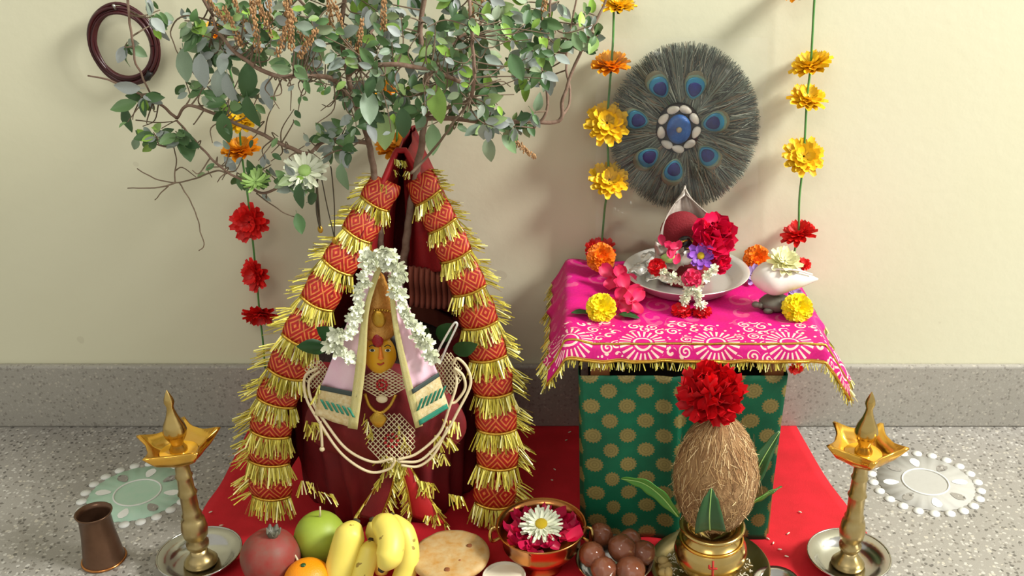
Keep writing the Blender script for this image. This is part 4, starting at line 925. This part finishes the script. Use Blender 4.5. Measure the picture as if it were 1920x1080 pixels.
CZ = .178; cc = KC+Vector((0, 0, CZ))
def coco(p):
    a = math.atan2(p.y, p.x); q = p.copy(); tp = .10*(p.z) if p.z > 0 else .04*p.z
    k = 1-tp-.035*max(0, math.cos(3*(a+PI/2-.25)))**8*(1-p.z*p.z); q.x *= k; q.y *= k
    q.z += .05*max(0, p.z)**6; return q
t = thing('coconut', 'hairy brown coconut standing in the brass pot', 'coconut', KC+Vector((0, 0, .075)))
mb = MB(); mb.ball(cc, (.060, .058, .092), 48, 32, None, coco); mb.v = [v+Vector((nz(v.x*90, v.z*90), nz(v.z*90, v.y*90), 0))*.0013 for v in mb.v]; mb.build('husk', 'coconut', t)
mb = MB()
for k in range(2600):
    th, z = R.uniform(0, 2*PI), R.uniform(-.95, .97); s = math.sqrt(1-z*z); pts = []; dz = R.uniform(-.28, .28); dt = R.uniform(-.22, .22); lift = R.uniform(.0, .0025)+(.006 if R.random() < .04 else 0)
    for i in range(4):
        f = i/3; zz = max(-.99, min(.99, z+dz*f)); s = math.sqrt(1-zz*zz); a = th+dt*f; p = coco(Vector((math.cos(a)*s, math.sin(a)*s, zz)))
        q = cc+Vector((p.x*.060, p.y*.058, p.z*.092)); pts.append(q+(q-cc).normalized()*(.0006+lift*f))
    mb.ribbon(pts, R.uniform(.0004, .0010), Vector((math.sin(th), -math.cos(th), R.uniform(-.5, .5))))
stuff(mb.build('fibres', 'fibre', t, False))
RC = pom_mesh('ruffled_red', 'crimson', 100, 2.4, .62, .42, .48, .35, .55, 5)
o = inst('red_flower', RC, None, frame(P(1334, 738, .430), (0, -.55, 1), 0, .0415)); tag(o, 'large ruffled red flower resting on top of the coconut', 'flower')
def blade(label, pts, wid, m, side, group='mango leaves round the coconut', fold=.25, tri=False):
    pp = smooth([P(*q) for q in pts], 8); n = len(pp)-1; mb = MB()
    def g(u, v):
        p = at(pp, v); T = (at(pp, v+.03)-at(pp, v-.03)).normalized(); sd = Vector(side); sd = (sd-T*sd.dot(T)).normalized(); N = sd.cross(T); N = -N if N.y > 0 else N
        w_ = wid*((1-v**1.6) if tri else math.sin(PI*min(1, v*.93+.05))**.8)*.5; x = u*2-1; return p+sd*x*w_+N*abs(x)*w_*fold+Vector((0, 0, .0012*math.sin(v*22)))*abs(x)
    mb.grid(g, 6, 24); t = thing('mango_leaf', label, 'leaf', base_of(mb.v), group); mb.build('blade', m, t, solid=.0008)
    b = MB(); b.tube([p+Vector((0, -.0012, .0)) for p in pp], [.0012, .0005], 5); b.build('midrib', 'green_pale', t)
blade('pointed dark green leaf standing upright in front of the coconut', [(1331, 993, .484), (1330, 965, .494), (1332, 935, .495), (1334, 915, .491)], .042, 'mango_dark', (1, 0, 0), tri=True)
blade('bright green leaf pointing left from the coconut', [(1272, 968, .455), (1240, 930, .462), (1205, 905, .462), (1165, 897, .455)], .022, 'mango_leaf', (.3, -.3, 1))
blade('long dark green leaf rising to the right of the coconut', [(1388, 965, .42), (1408, 905, .405), (1430, 860, .395), (1462, 808, .38)], .026, 'mango_dark', (1, -.2, .3))
blade('short bright green leaf leaning right behind the coconut', [(1384, 968, .43), (1412, 940, .42), (1442, 922, .412), (1466, 912, .402)], .022, 'mango_leaf', (.4, -.4, 1))

# ------------------------------------------------------------------ copper bowl of petals
bc = Vector((F(1015, 985, .078).x, F(1015, 985, .078).y, .004)); t = thing('copper_bowl', 'copper bowl with two ring handles, filled with rose petals', 'bowl', bc); bm_ = Matrix.Translation(bc)
mb = MB(); mb.lathe([(0, 0), (.030, 0), (.031, .005), (.025, .010), (.028, .016), (.044, .026), (.055, .040), (.0575, .044), (.0560, .048), (.0605, .062), (.0655, .073), (.0665, .0755), (.0650, .0765), (.0595, .066), (.053, .046), (.040, .028), (0, .022)], 56, bm_); mb.build('body', 'copper', t)
for s in (-1, 1):
    mb = MB(); mb.tube(smooth([bm_ @ Vector((s*.062, 0, .070)), bm_ @ Vector((s*.072, -.004, .072)), bm_ @ Vector((s*.075, -.008, .062)), bm_ @ Vector((s*.072, -.006, .050)), bm_ @ Vector((s*.060, 0, .052))], 6), .0026, 8); mb.build('handle', 'brass', t)
pt = MB(); pt.petal(Matrix(), 1, .85, .35, .35, 4, 5, .5, .8); pm = pt.mesh('rose_petal', M['magenta'])
PM2 = pt.mesh('rose_petal', M['fuchsia'])
for k in range(64):
    a, r = k*2.4, math.sqrt((k+.5)/64)*.045; p = bc+Vector((math.cos(a)*r, math.sin(a)*r, .052+.008*R.random()+.004*r/.05))
    o = inst('rose_petal', pm if R.random() < .8 else PM2, None, frame(p, (R.uniform(-.5, .5), R.uniform(-.5, .4), 1), R.uniform(0, 6), R.uniform(.017, .026)))
    tag(o, 'crimson rose petal floating loose in the copper bowl', 'petal', 'rose petals in the copper bowl')
wc = flower_mesh('white_chrysanthemum', 'white_pet', [(24, 1, .05, 0), (22, .88, .14, .04), (19, .74, .22, .07), (15, .58, .28, .10)], 'yellow_core', W=.17)
o = inst('white_chrysanthemum', wc, None, frame(bc+Vector((0, -.003, .076)), (.03, -.35, 1), 0, .031)); tag(o, 'white flower with yellow centre lying on petals in the copper bowl', 'flower')

# ------------------------------------------------------------------ brown sweets in a steel bowl
lc = F(1152, 1062, .02); lc.z = .004; t = tag(thing('steel_bowl', 'small steel bowl heaped with round brown sweets', 'bowl', lc), 'small steel bowl heaped with round brown sweets', 'bowl')
mb = MB(); mb.lathe([(0, 0), (.034, 0), (.046, .012), (.056, .028), (.0575, .030), (.056, .031), (.045, .015), (.033, .003), (0, .003)], 40, Matrix.Translation(lc)); mb.build('body', 'steel', t)
LD = MB(); LD.ball((0, 0, 0), 1, 40, 26, None, lambda p: p*(1+.05*nz(p.x*2.2, p.y*2.2, p.z*2.2)+.035*nz(p.x*7, p.y*7, p.z*7)+.02*nz(p.x*15, p.y*15, p.z*15))); LD = LD.mesh('sweet', M['ladoo'])
SW = [(1127, 1003, .400, 22, 'back left'), (1166, 1028, .432, 25, 'top middle'), (1110, 1040, .440, 23, 'far left, nearest the copper bowl'), (1205, 1037, .425, 23, 'far right, nearest the coconut pot'), (1182, 1070, .462, 26, 'front right'), (1132, 1068, .462, 23, 'front left'), (1181, 1012, .405, 20, 'back right, half hidden')]
for x, y, d, r, w_ in SW:
    o = inst('brown_sweet', LD, None, Matrix.Translation(P(x, y, d)) @ Matrix.Rotation(R.uniform(0, 6), 4, (.3, .5, .8)) @ Matrix.Diagonal((r/1190, r/1190, r/1190*.95, 1)))
    tag(o, 'glossy round brown sweet in the steel bowl, '+w_, 'sweet', 'brown sweets in the bowl')
for i, (x, y, l) in enumerate(((1238, 1052, 'upper pale ginger root piece between sweets and brass plate'), (1246, 1076, 'lower pale ginger root piece at the edge of brass plate'))):
    p = F(x, y, .02); p.z = .016; mb = MB()
    for k in range(4): mb.ball(p+Vector((R.uniform(-.010, .010), R.uniform(-.008, .008), R.uniform(-.006, .010))), (R.uniform(.006, .011), R.uniform(.006, .010), R.uniform(.006, .009)), 10, 7)
    tag(mb.build('ginger_root', 'ginger'), l, 'ginger')

# ------------------------------------------------------------------ flatbread, small bowl
pc = F(845, 1040, .042); pc.z = .004; t = thing('bread_stand', 'low steel bowl under the round golden flatbread', 'bowl', pc)
mb = MB(); mb.lathe([(0, 0), (.032, 0), (.040, .010), (.049, .026), (.050, .028), (.048, .0275), (.038, .012), (.030, .003), (0, .003)], 36, Matrix.Translation(pc)); mb.build('body', 'steel', t)
t = thing('flatbread', 'thick round golden brown flatbread between bananas and copper bowl', 'bread', pc+Vector((0, 0, .029)))
mb = MB(); mb.lathe([(0, 0), (.050, 0), (.0555, .003), (.057, .007), (.0555, .011), (.050, .0128), (.03, .0125), (0, .013)], 56, Matrix.Translation(pc+Vector((0, 0, .029))), lambda a, j, r, z: (r*(1+.025*nz(a*1.2, 3)), z+.0015*nz(r*60*math.cos(a), r*60*math.sin(a)))); mb.build('bread', 'poli', t)
for x, y, r in ((880, 1022, .0042), (838, 1067, .0048), (862, 1050, .002)):
    p = F(x, y, .0465); mb = MB(); mb.lathe([(r, -.006), (r*.9, .0), (r*.5, .0003), (0, .0004)], 12, Matrix.Translation(p), lambda a, j, q, z: (q*(1+.25*nz(a, r*900)), z)); mb.build('scorch_spot', 'burnt', t)
sc = F(945, 1080, .034); sc.z = .004; t = thing('small_cup', 'small pale cup in front of the copper bowl, cut by the lower edge', 'cup', sc)
mb = MB(); mb.lathe([(0, 0), (.020, 0), (.026, .012), (.0305, .030), (.031, .0315), (.0295, .0315), (.025, .015), (0, .008)], 32, Matrix.Translation(sc)); mb.build('body', 'paper_white', t)
mb = MB(); mb.lathe([(.0285, .0272), (.02, .0280), (0, .0285)], 28, Matrix.Translation(sc), None, False); mb.build('content', 'rice', t)

# ------------------------------------------------------------------ fruit
def fruit(name, label, p, r, m, fn=None, top=None, cat=None):
    t = thing(name, label, cat or name, Vector((p.x, p.y, p.z-r[2]))); mb = MB(); mb.ball(p, r, 32, 20, None, fn); mb.build('skin', m, t); return t
p = F(507, 1045, .045); t = fruit('pomegranate', 'reddish brown pomegranate with grey crown at the left of the fruit', p, (.0425, .0425, .043), 'pome', lambda q: Vector((q.x*(1+.02*math.cos(6*math.atan2(q.y, q.x))), q.y*(1+.02*math.cos(6*math.atan2(q.y, q.x))), q.z)))
mb = MB(); ax = Vector((.22, -.05, 1)).normalized(); cm = frame(p+ax*.040, ax); mb.lathe([(.008, -.002), (.0075, .005), (.0105, .012), (.0088, .0125), (.006, .006), (0, .005)], 36, cm, lambda a, j, r, z: (r, z*(1+(.35*math.cos(6*a) if j in (2, 3) else 0)))); mb.build('crown', 'stone', t)
p = F(600, 1007, .046); t = fruit('guava', 'round green guava behind the bananas', p, (.0385, .0385, .0415), 'guava', lambda q: Vector((q.x*(1-.05*q.z), q.y*(1-.05*q.z), q.z-.06*max(0, q.z)**8)), cat='fruit')
mb = MB(); mb.tube([p+Vector((.004, -.002, .037)), p+Vector((.006, -.004, .046)), p+Vector((.007, -.004, .058))], [.002, .0014, .0012], 6); mb.build('stalk', 'stick', t)
p = F(577, 1088, .033); t = fruit('orange', 'bright orange fruit in front of the green guava', p, (.0335, .0335, .031), 'orange', lambda q: Vector((q.x, q.y, q.z-.08*max(0, abs(q.z)-.8)*math.copysign(1, q.z))))
mb = MB(); mb.lathe([(0, 0), (.004, .0), (.0035, .0018), (0, .0022)], 10, Matrix.Translation(p+Vector((-.002, -.004, .0295)))); mb.build('stem_scar', 'mango_dark', t)
mb = MB(); mb.tube([P(541, 1022, .440), P(556, 1046, .452), P(566, 1066, .470)], .0016, 6); tag(mb.build('incense_stick', 'stick'), 'thin pale stick stuck between pomegranate and orange', 'stick')
t = thing('banana_bunch', 'bunch of ripe yellow bananas in the middle of the fruit', 'bananas', F(690, 1090, 0)+Vector((0, 0, .003)))
def banana(pts, r, tip0=True):
    pp = smooth([P(*q) for q in pts], 8); n = len(pp); mb = MB()
    rr = [r*min(1, .16+1.15*math.sin(PI*(i/(n-1)*.92+.03))**.8) for i in range(n)]
    rr = [min(r, x) for x in rr]; mb.tube(pp, rr, 5); o = mb.build('banana', 'banana', t, sub=2)
    b = MB(); T = (pp[0]-pp[1]).normalized(); b.tube([pp[0]-T*.002, pp[0]+T*.004], [rr[0]*.75, rr[0]*.5], 8); b.build('banana_tip', 'banana_tip', o)
banana([(668, 979, .425), (656, 1005, .442), (644, 1045, .456), (634, 1090, .468), (640, 1130, .478)], .0285)
banana([(695, 1014, .440), (690, 1040, .455), (680, 1075, .468), (672, 1110, .478)], .020)
banana([(716, 1067, .492), (730, 1042, .484), (733, 1012, .466), (724, 988, .446), (706, 976, .428)], .025)
banana([(735, 967, .412), (757, 1000, .428), (765, 1040, .444), (756, 1085, .460), (732, 1130, .478)], .0215)
banana([(698, 975, .405), (708, 1000, .412), (716, 1030, .425), (715, 1080, .445)], .022)

# ------------------------------------------------------------------ silver plate and what lies on it
pc = Vector((F(1285, 512, TZ+.02).x, -.124, TZ+.0045)); t = thing('silver_plate', 'wide silver plate on the magenta cloth', 'plate', pc); pmx = Matrix.Translation(pc)
mb = MB(); mb.lathe([(0, 0), (.070, 0), (.078, .004), (.092, .018), (.1005, .024), (.102, .0255), (.1005, .0265), (.090, .0215), (.076, .0075), (.068, .004), (0, .0035)], 64, pmx); mb.build('dish', 'silver', t)
# the seat with red velvet inside a silver grey hood
t = thing('idol_seat', 'dark red velvet seat under a pointed silver grey hood', 'seat', pc+Vector((0, .03, .004)))
mb = MB(); ap = P(1284, 366, .085)
LH = smooth([ap, P(1258, 390, .10), P(1240, 430, .115), P(1232, 478, .125)], 6); RH = smooth([ap+Vector((.002, 0, 0)), P(1312, 388, .10), P(1338, 415, .115), P(1352, 470, .125)], 6)
mb.grid(lambda u, v: at(LH, v).lerp(at(RH, v), u)+Vector((0, .045*math.sin(PI*u)*(.35+.65*v)*.8-.002*math.sin(u*25), .012*math.sin(PI*u)*(1-v))), 24, 18); mb.build('hood', 'greycloth', t, solid=.002)
mb = MB(); mb.ball(P(1278, 436, .106), (.035, .018, .036), 22, 14); mb.build('velvet_back', 'velvet', t)
mb = MB(); mb.lathe([(0, 0), (.040, 0), (.043, .008), (.040, .018), (.02, .022), (0, .022)], 24, Matrix.Translation(pc+Vector((0, .012, .0045)))); mb.build('cushion', 'velvet', t)
# tiny black idol in silver clothes
q = P(1284, 470, .142); t = thing('small_idol', 'tiny black-faced idol wrapped in silver cloth on the plate', 'idol', Vector((q.x, q.y, pc.z+.026)))
mb = MB(); mb.ball(q+Vector((0, 0, .012)), (.0125, .011, .013), 18, 12); mb.build('head', 'idolblack', t)
mb = MB(); mb.ball(q+Vector((0, .002, -.008)), (.019, .014, .016), 20, 12, None, lambda p: p*(1+.16*nz(p.x*3, p.y*3, p.z*3))); mb.build('body', 'silver', t)
mb = MB(); mb.tube([q+Vector((.013*math.cos(a), -.008+.004*math.sin(a*2), .014+.006*math.sin(a))) for a in [2*PI*k/20 for k in range(21)]], .0016, 6); mb.build('headband', 'goldchain', t)
t = thing('silk_scrap', 'crumpled patterned silk and petals beside the tiny idol', 'cloth', P(1252, 480, .15))
mb = MB()
mb.grid(lambda u, v: P(lerp(1228, 1282, u), lerp(452, 500, v)+8*nz(u*3, v*3), .150)+Vector((0, .012*nz(u*5, v*5, 2)-.012*math.sin(PI*u), .004*nz(u*7, v*6))), 20, 16); mb.build('silk', 'greycloth', t, solid=.0015)
mb = MB(); mb.ball(P(1254, 484, .168), (.013, .006, .008), 14, 9); mb.build('green_gem', 'green_pale', t)
mb = MB()
for k in range(7): mb.petal(frame(P(1238+R.uniform(0, 36), 458+R.uniform(0, 18), .168), (R.uniform(-.5, .5), -1, R.uniform(0, .8)), R.uniform(0, 6), .018), 1, .7, .2, .2)
mb.build('pink_petals', 'rosepink', t)
t = thing('crumpled_foil', 'crumpled silver foil at the left of the silver plate', 'foil', pc+Vector((-.066, .005, .012)))
for k in range(5):
    p = pc+Vector((-.070+R.uniform(-.012, .022), R.uniform(-.02, .035), .013+.004*k)); b = MB()
    b.grid(lambda u, v: p+Vector(((u-.5)*.034+.004*nz(k, v*4), (v-.5)*.026, .012*nz(u*3+k*7, v*3)+.006*math.sin(u*PI))), 8, 8)
    b.build('foil_fold', 'silver', t, solid=.0008)
RO = pom_mesh('open_rose', 'fuchsia', 30, 1.9, .70, .95, .35, .35, .45, 9)
def flo(name, mesh, x, y, d, n, s, label, cat='flower', spin=0, group=None):
    return tag(inst(name, mesh, None, frame(P(x, y, d), n, spin, s)), label, cat, group)
flo('pink_rose', RO, 1336, 446, .140, (.15, -.8, .5), .0345, 'large fuchsia red rose leaning on the right of the velvet seat')
RB = pom_mesh('rose_small', 'fuchsia', 18, 1.9, .6, .9, .4, .3, .4, 4)
flo('rose_bud', RB, 1347, 493, .160, (.3, -.8, .5), .019, 'fuchsia rose bud below the large rose')
PUR = flower_mesh('purple_flower', 'purple', [(8, 1, .25, 0), (7, .75, .55, .06)], 'yellow_core', W=.55)
flo('purple_flower', PUR, 1314, 480, .172, (-.1, -.9, .45), .021, 'purple flower lying beside the fuchsia rose')
# jasmine string with roses, hanging over the plate rim
JG = [(1234, 502, .178), (1248, 514, .192), (1264, 522, .204), (1280, 528, .214), (1296, 532, .222), (1312, 526, .214), (1328, 512, .200), (1342, 500, .186)]
pp = smooth([P(*q_) for q_ in JG], 6); t = thing('rose_garland', 'short jasmine and rose garland laid over the front of the silver plate', 'garland', P(1296, 585, .232))
for pth in (pp, smooth([P(1295, 535, .224), P(1290, 552, .234), P(1278, 572, .238)], 5), smooth([P(1298, 535, .224), P(1306, 554, .234), P(1315, 576, .238)], 5)):
    mb = MB(); mb.tube(pth, .003, 6); mb.build('string', 'cream_pet', t)
    nb = 30 if pth is pp else 10
    for k in range(nb):
        p = at(pth, (k+.5)/nb); inst('jasmine_bud', JM, t, frame(p+Vector((R.uniform(-.004, .004), -.003, R.uniform(-.003, .005))), (R.uniform(-.9, .9), -.8, R.uniform(-.6, 1)), R.uniform(0, 6), .0075))
CR = pom_mesh('round_rose', 'crimson', 34, 2.6, .45, .8, .62, -.15, .35, 3)
RR2 = pom_mesh('pink_round', 'rosepink', 30, 2.6, .4, .8, .66, -.2, .35, 6)
inst('rose_head', CR, t, frame(P(1232, 501, .180), (-.3, -.8, .5), 0, .0135)); inst('rose_head', RR2, t, frame(P(1297, 523, .224), (0, -.6, .9), 0, .0150))
inst('rose_tassel', CR, t, frame(P(1277, 584, .238), (0, -.8, -.6), 0, .0155)); inst('rose_tassel', CR, t, frame(P(1316, 587, .238), (0, -.8, -.6), 1, .0150))

# marigolds and bracts on the cloth
MG = pom_mesh('marigold_orange', 'marigold', 130, 2.1, .42, .30, .62, -.2, .2, 2); MY = pom_mesh('marigold_yellow', 'marigold_y', 130, 2.1, .42, .30, .62, -.2, .2, 8)
def onz(x, y, z): p = F(x, y, z); return -p.y
flo('marigold', MG, 1127, 483, onz(1127, 483, TZ+.036), (0, -.8, .5), .0235, 'orange marigold at the back left corner of the magenta cloth', group='marigolds')
flo('marigold', MG, 1419, 486, onz(1419, 486, TZ+.030), (-.1, -.85, .4), .0225, 'orange marigold between the silver plate and the conch', group='marigolds')
flo('marigold', MY, 1127, 578, onz(1127, 578, TZ+.020), (0, -.8, .5), .0225, 'yellow marigold at the left of the magenta cloth below the bracts', group='marigolds')
flo('marigold', MY, 1495, 578, onz(1495, 578, TZ+.020), (.1, -.85, .4), .0225, 'yellow marigold at the right edge of the magenta cloth by the stone tortoise', group='marigolds')
t = thing('bract_cluster', 'cluster of rose pink papery bracts at the left of the magenta cloth', 'flowers', F(1160, 560, TZ))
for x, y, n_, s in ((1150, 520, (-.2, -.7, .7), .025), (1172, 545, (.3, -.7, .6), .026), (1160, 565, (.1, -.8, .4), .022), (1185, 565, (.5, -.6, .5), .022), (1165, 525, (.3, -.6, .8), .022)):
    mb = MB(); mt = frame(P(x, y, onz(x, y, TZ+.022)), n_, R.uniform(0, 6), s)
    for k in range(3): mb.petal(mt @ Matrix.Rotation(2*PI*k/3, 4, 'Z'), 1, .95, .25, .35, 4, 5, .3, .3)
    mb.build('bract', 'rosepink', t)
for x, y, v, l in ((1108, 588, (-.8, -.3, .25), 'dark green leaf left of the yellow marigold'), (1160, 590, (1, -.25, .02), 'dark green leaf right of the left yellow marigold')):
    mb = MB(); p = F(x, y, TZ+.009); leaf_shape(mb, Matrix.Translation(p) @ Vector(v).normalized().to_track_quat('Y', 'Z').to_matrix().to_4x4() @ Matrix.Diagonal((.032, .032, .032, 1)), .1)
    tag(mb.build('small_leaf', 'mango_dark', solid=.0006), l, 'leaf')

# conch on a stone tortoise
tp = F(1453, 578, TZ+.006); tp.z = TZ+.0048; t = thing('tortoise_stand', 'grey stone tortoise carrying the conch shell', 'stand', tp)
mb = MB(); mb.ball(tp+Vector((0, 0, .011)), (.025, .021, .0135), 22, 12, None, lambda p: p*(1+.05*math.cos(p.x*9)*math.cos(p.y*9))); mb.build('shell', 'stone', t)
mb = MB(); mb.tube([tp+Vector((-.020, -.006, .008)), tp+Vector((-.030, -.010, .012))], [.006, .0045], 8); mb.ball(tp+Vector((-.032, -.011, .0125)), (.0065, .005, .005), 10, 7); mb.build('head', 'stone', t)
for sx, sy in ((-.6, -1), (.7, -1), (-.6, 1), (.7, 1)):
    mb = MB(); mb.ball(tp+Vector((sx*.022, sy*.016, .0045)), (.008, .006, .0048), 10, 6); mb.build('foot', 'stone', t)
cq = P(1468, 522, -tp.y+.004); t = thing('conch_shell', 'white conch shell with a long point, lying on the stone tortoise', 'shell', Vector((cq.x, cq.y, cq.z-.026)))
ax = frame(cq, (.93, -.1, .02)); prof = []
for i in range(29):
    f = i/28; x = lerp(-.048, .052, f); r = .0275*(math.sin(PI*min(1, f**.75*.96+.02))**1.0)*(1-.25*f); prof.append((max(.0004, r), x))
mb = MB(); mb.lathe(prof, 36, ax, lambda a, j, r, z: (r*(1+.05*math.cos(a-j*.42)+(.12 if abs(((a+j*.1) % (2*PI))-1.4) < .35 else 0)), z)); mb.build('body', 'conch', t)
mb = MB(); mb.tube(smooth([ax @ Vector((-.010, .018, -.026)), ax @ Vector((-.017, .022, -.005)), ax @ Vector((-.015, .020, .018)), ax @ Vector((-.006, .010, .042))], 6), [.002, .0045, .004, .0015], 8); mb.build('lip', 'conch', t)
CF = flower_mesh('cream_flower', 'cream_pet', [(12, 1, .15, 0), (10, .8, .4, .06), (7, .5, .8, .1)], None, W=.42)
flo('cream_flower', CF, 1470, 492, -tp.y+.002, (.15, -.55, .9), .026, 'pale yellow flower resting on top of the conch')
LF = flower_mesh('lilac_flower', 'lilac', [(6, 1, .3, 0), (5, .7, .6, .06)], None, W=.6)
flo('lilac_flower', LF, 1412, 518, onz(1412, 518, TZ+.016), (-.2, -.6, .8), .018, 'lilac flower between the silver plate and the conch')
flo('lilac_flower', LF, 1486, 548, onz(1486, 548, TZ+.016), (.2, -.7, .7), .014, 'lilac flower under the right end of the conch')
o = flo('hanging_blossom', GER['redpet'], 1492, 690, .345, (0, -.9, -.3), .011, 'small red blossom under the right corner of the magenta cloth')

# ------------------------------------------------------------------ edge things
lc2 = F(196, 1050); t = thing('water_pot', 'brown metal water pot at the lower left edge', 'pot', (lc2.x, lc2.y, 0))
mb = MB(); mb.lathe([(0, 0), (.030, 0), (.031, .004), (.029, .008), (.024, .050), (.0225, .080), (.0255, .086), (.0265, .088), (.0245, .088), (.021, .080), (.022, .050), (0, .010)], 36, Matrix.Translation((lc2.x, lc2.y, 0))); mb.build('body', 'brown_lota', t)
mb = MB(); mb.tube([(lc2.x+.0305*math.cos(2*PI*k/36), lc2.y+.0305*math.sin(2*PI*k/36), .003) for k in range(37)], .0022, 6, False); mb.build('foot_ring', 'copper', t)
sp = F(1455, 1102, .01); sp.z = .004; t = thing('small_saucer', 'small steel dish at the bottom edge between brass plate and right lamp', 'plate', sp)
mb = MB(); mb.lathe([(0, 0), (.022, 0), (.030, .008), (.034, .018), (.033, .019), (.028, .010), (0, .003)], 32, Matrix.Translation(sp)); mb.build('dish', 'steel', t)
mb = MB()
for x, y in ((1462, 1030), (1475, 1043), (1450, 1018), (1440, 1010), (1500, 960), (1478, 1000), (1068, 810), (1062, 825), (1035, 900), (1040, 880), (1028, 940), (395, 960), (415, 985), (440, 1000)):
    p = F(x, y, .0055); mb.ball(p, (.0013, .0013, .0036), 6, 4, frame((0, 0, 0), (R.uniform(-1, 1), R.uniform(-1, 1), .1)))
tag(mb.build('rice_grains', 'rice'), 'scattered white rice grains on the red floor cloth', 'rice', None, 'stuff')
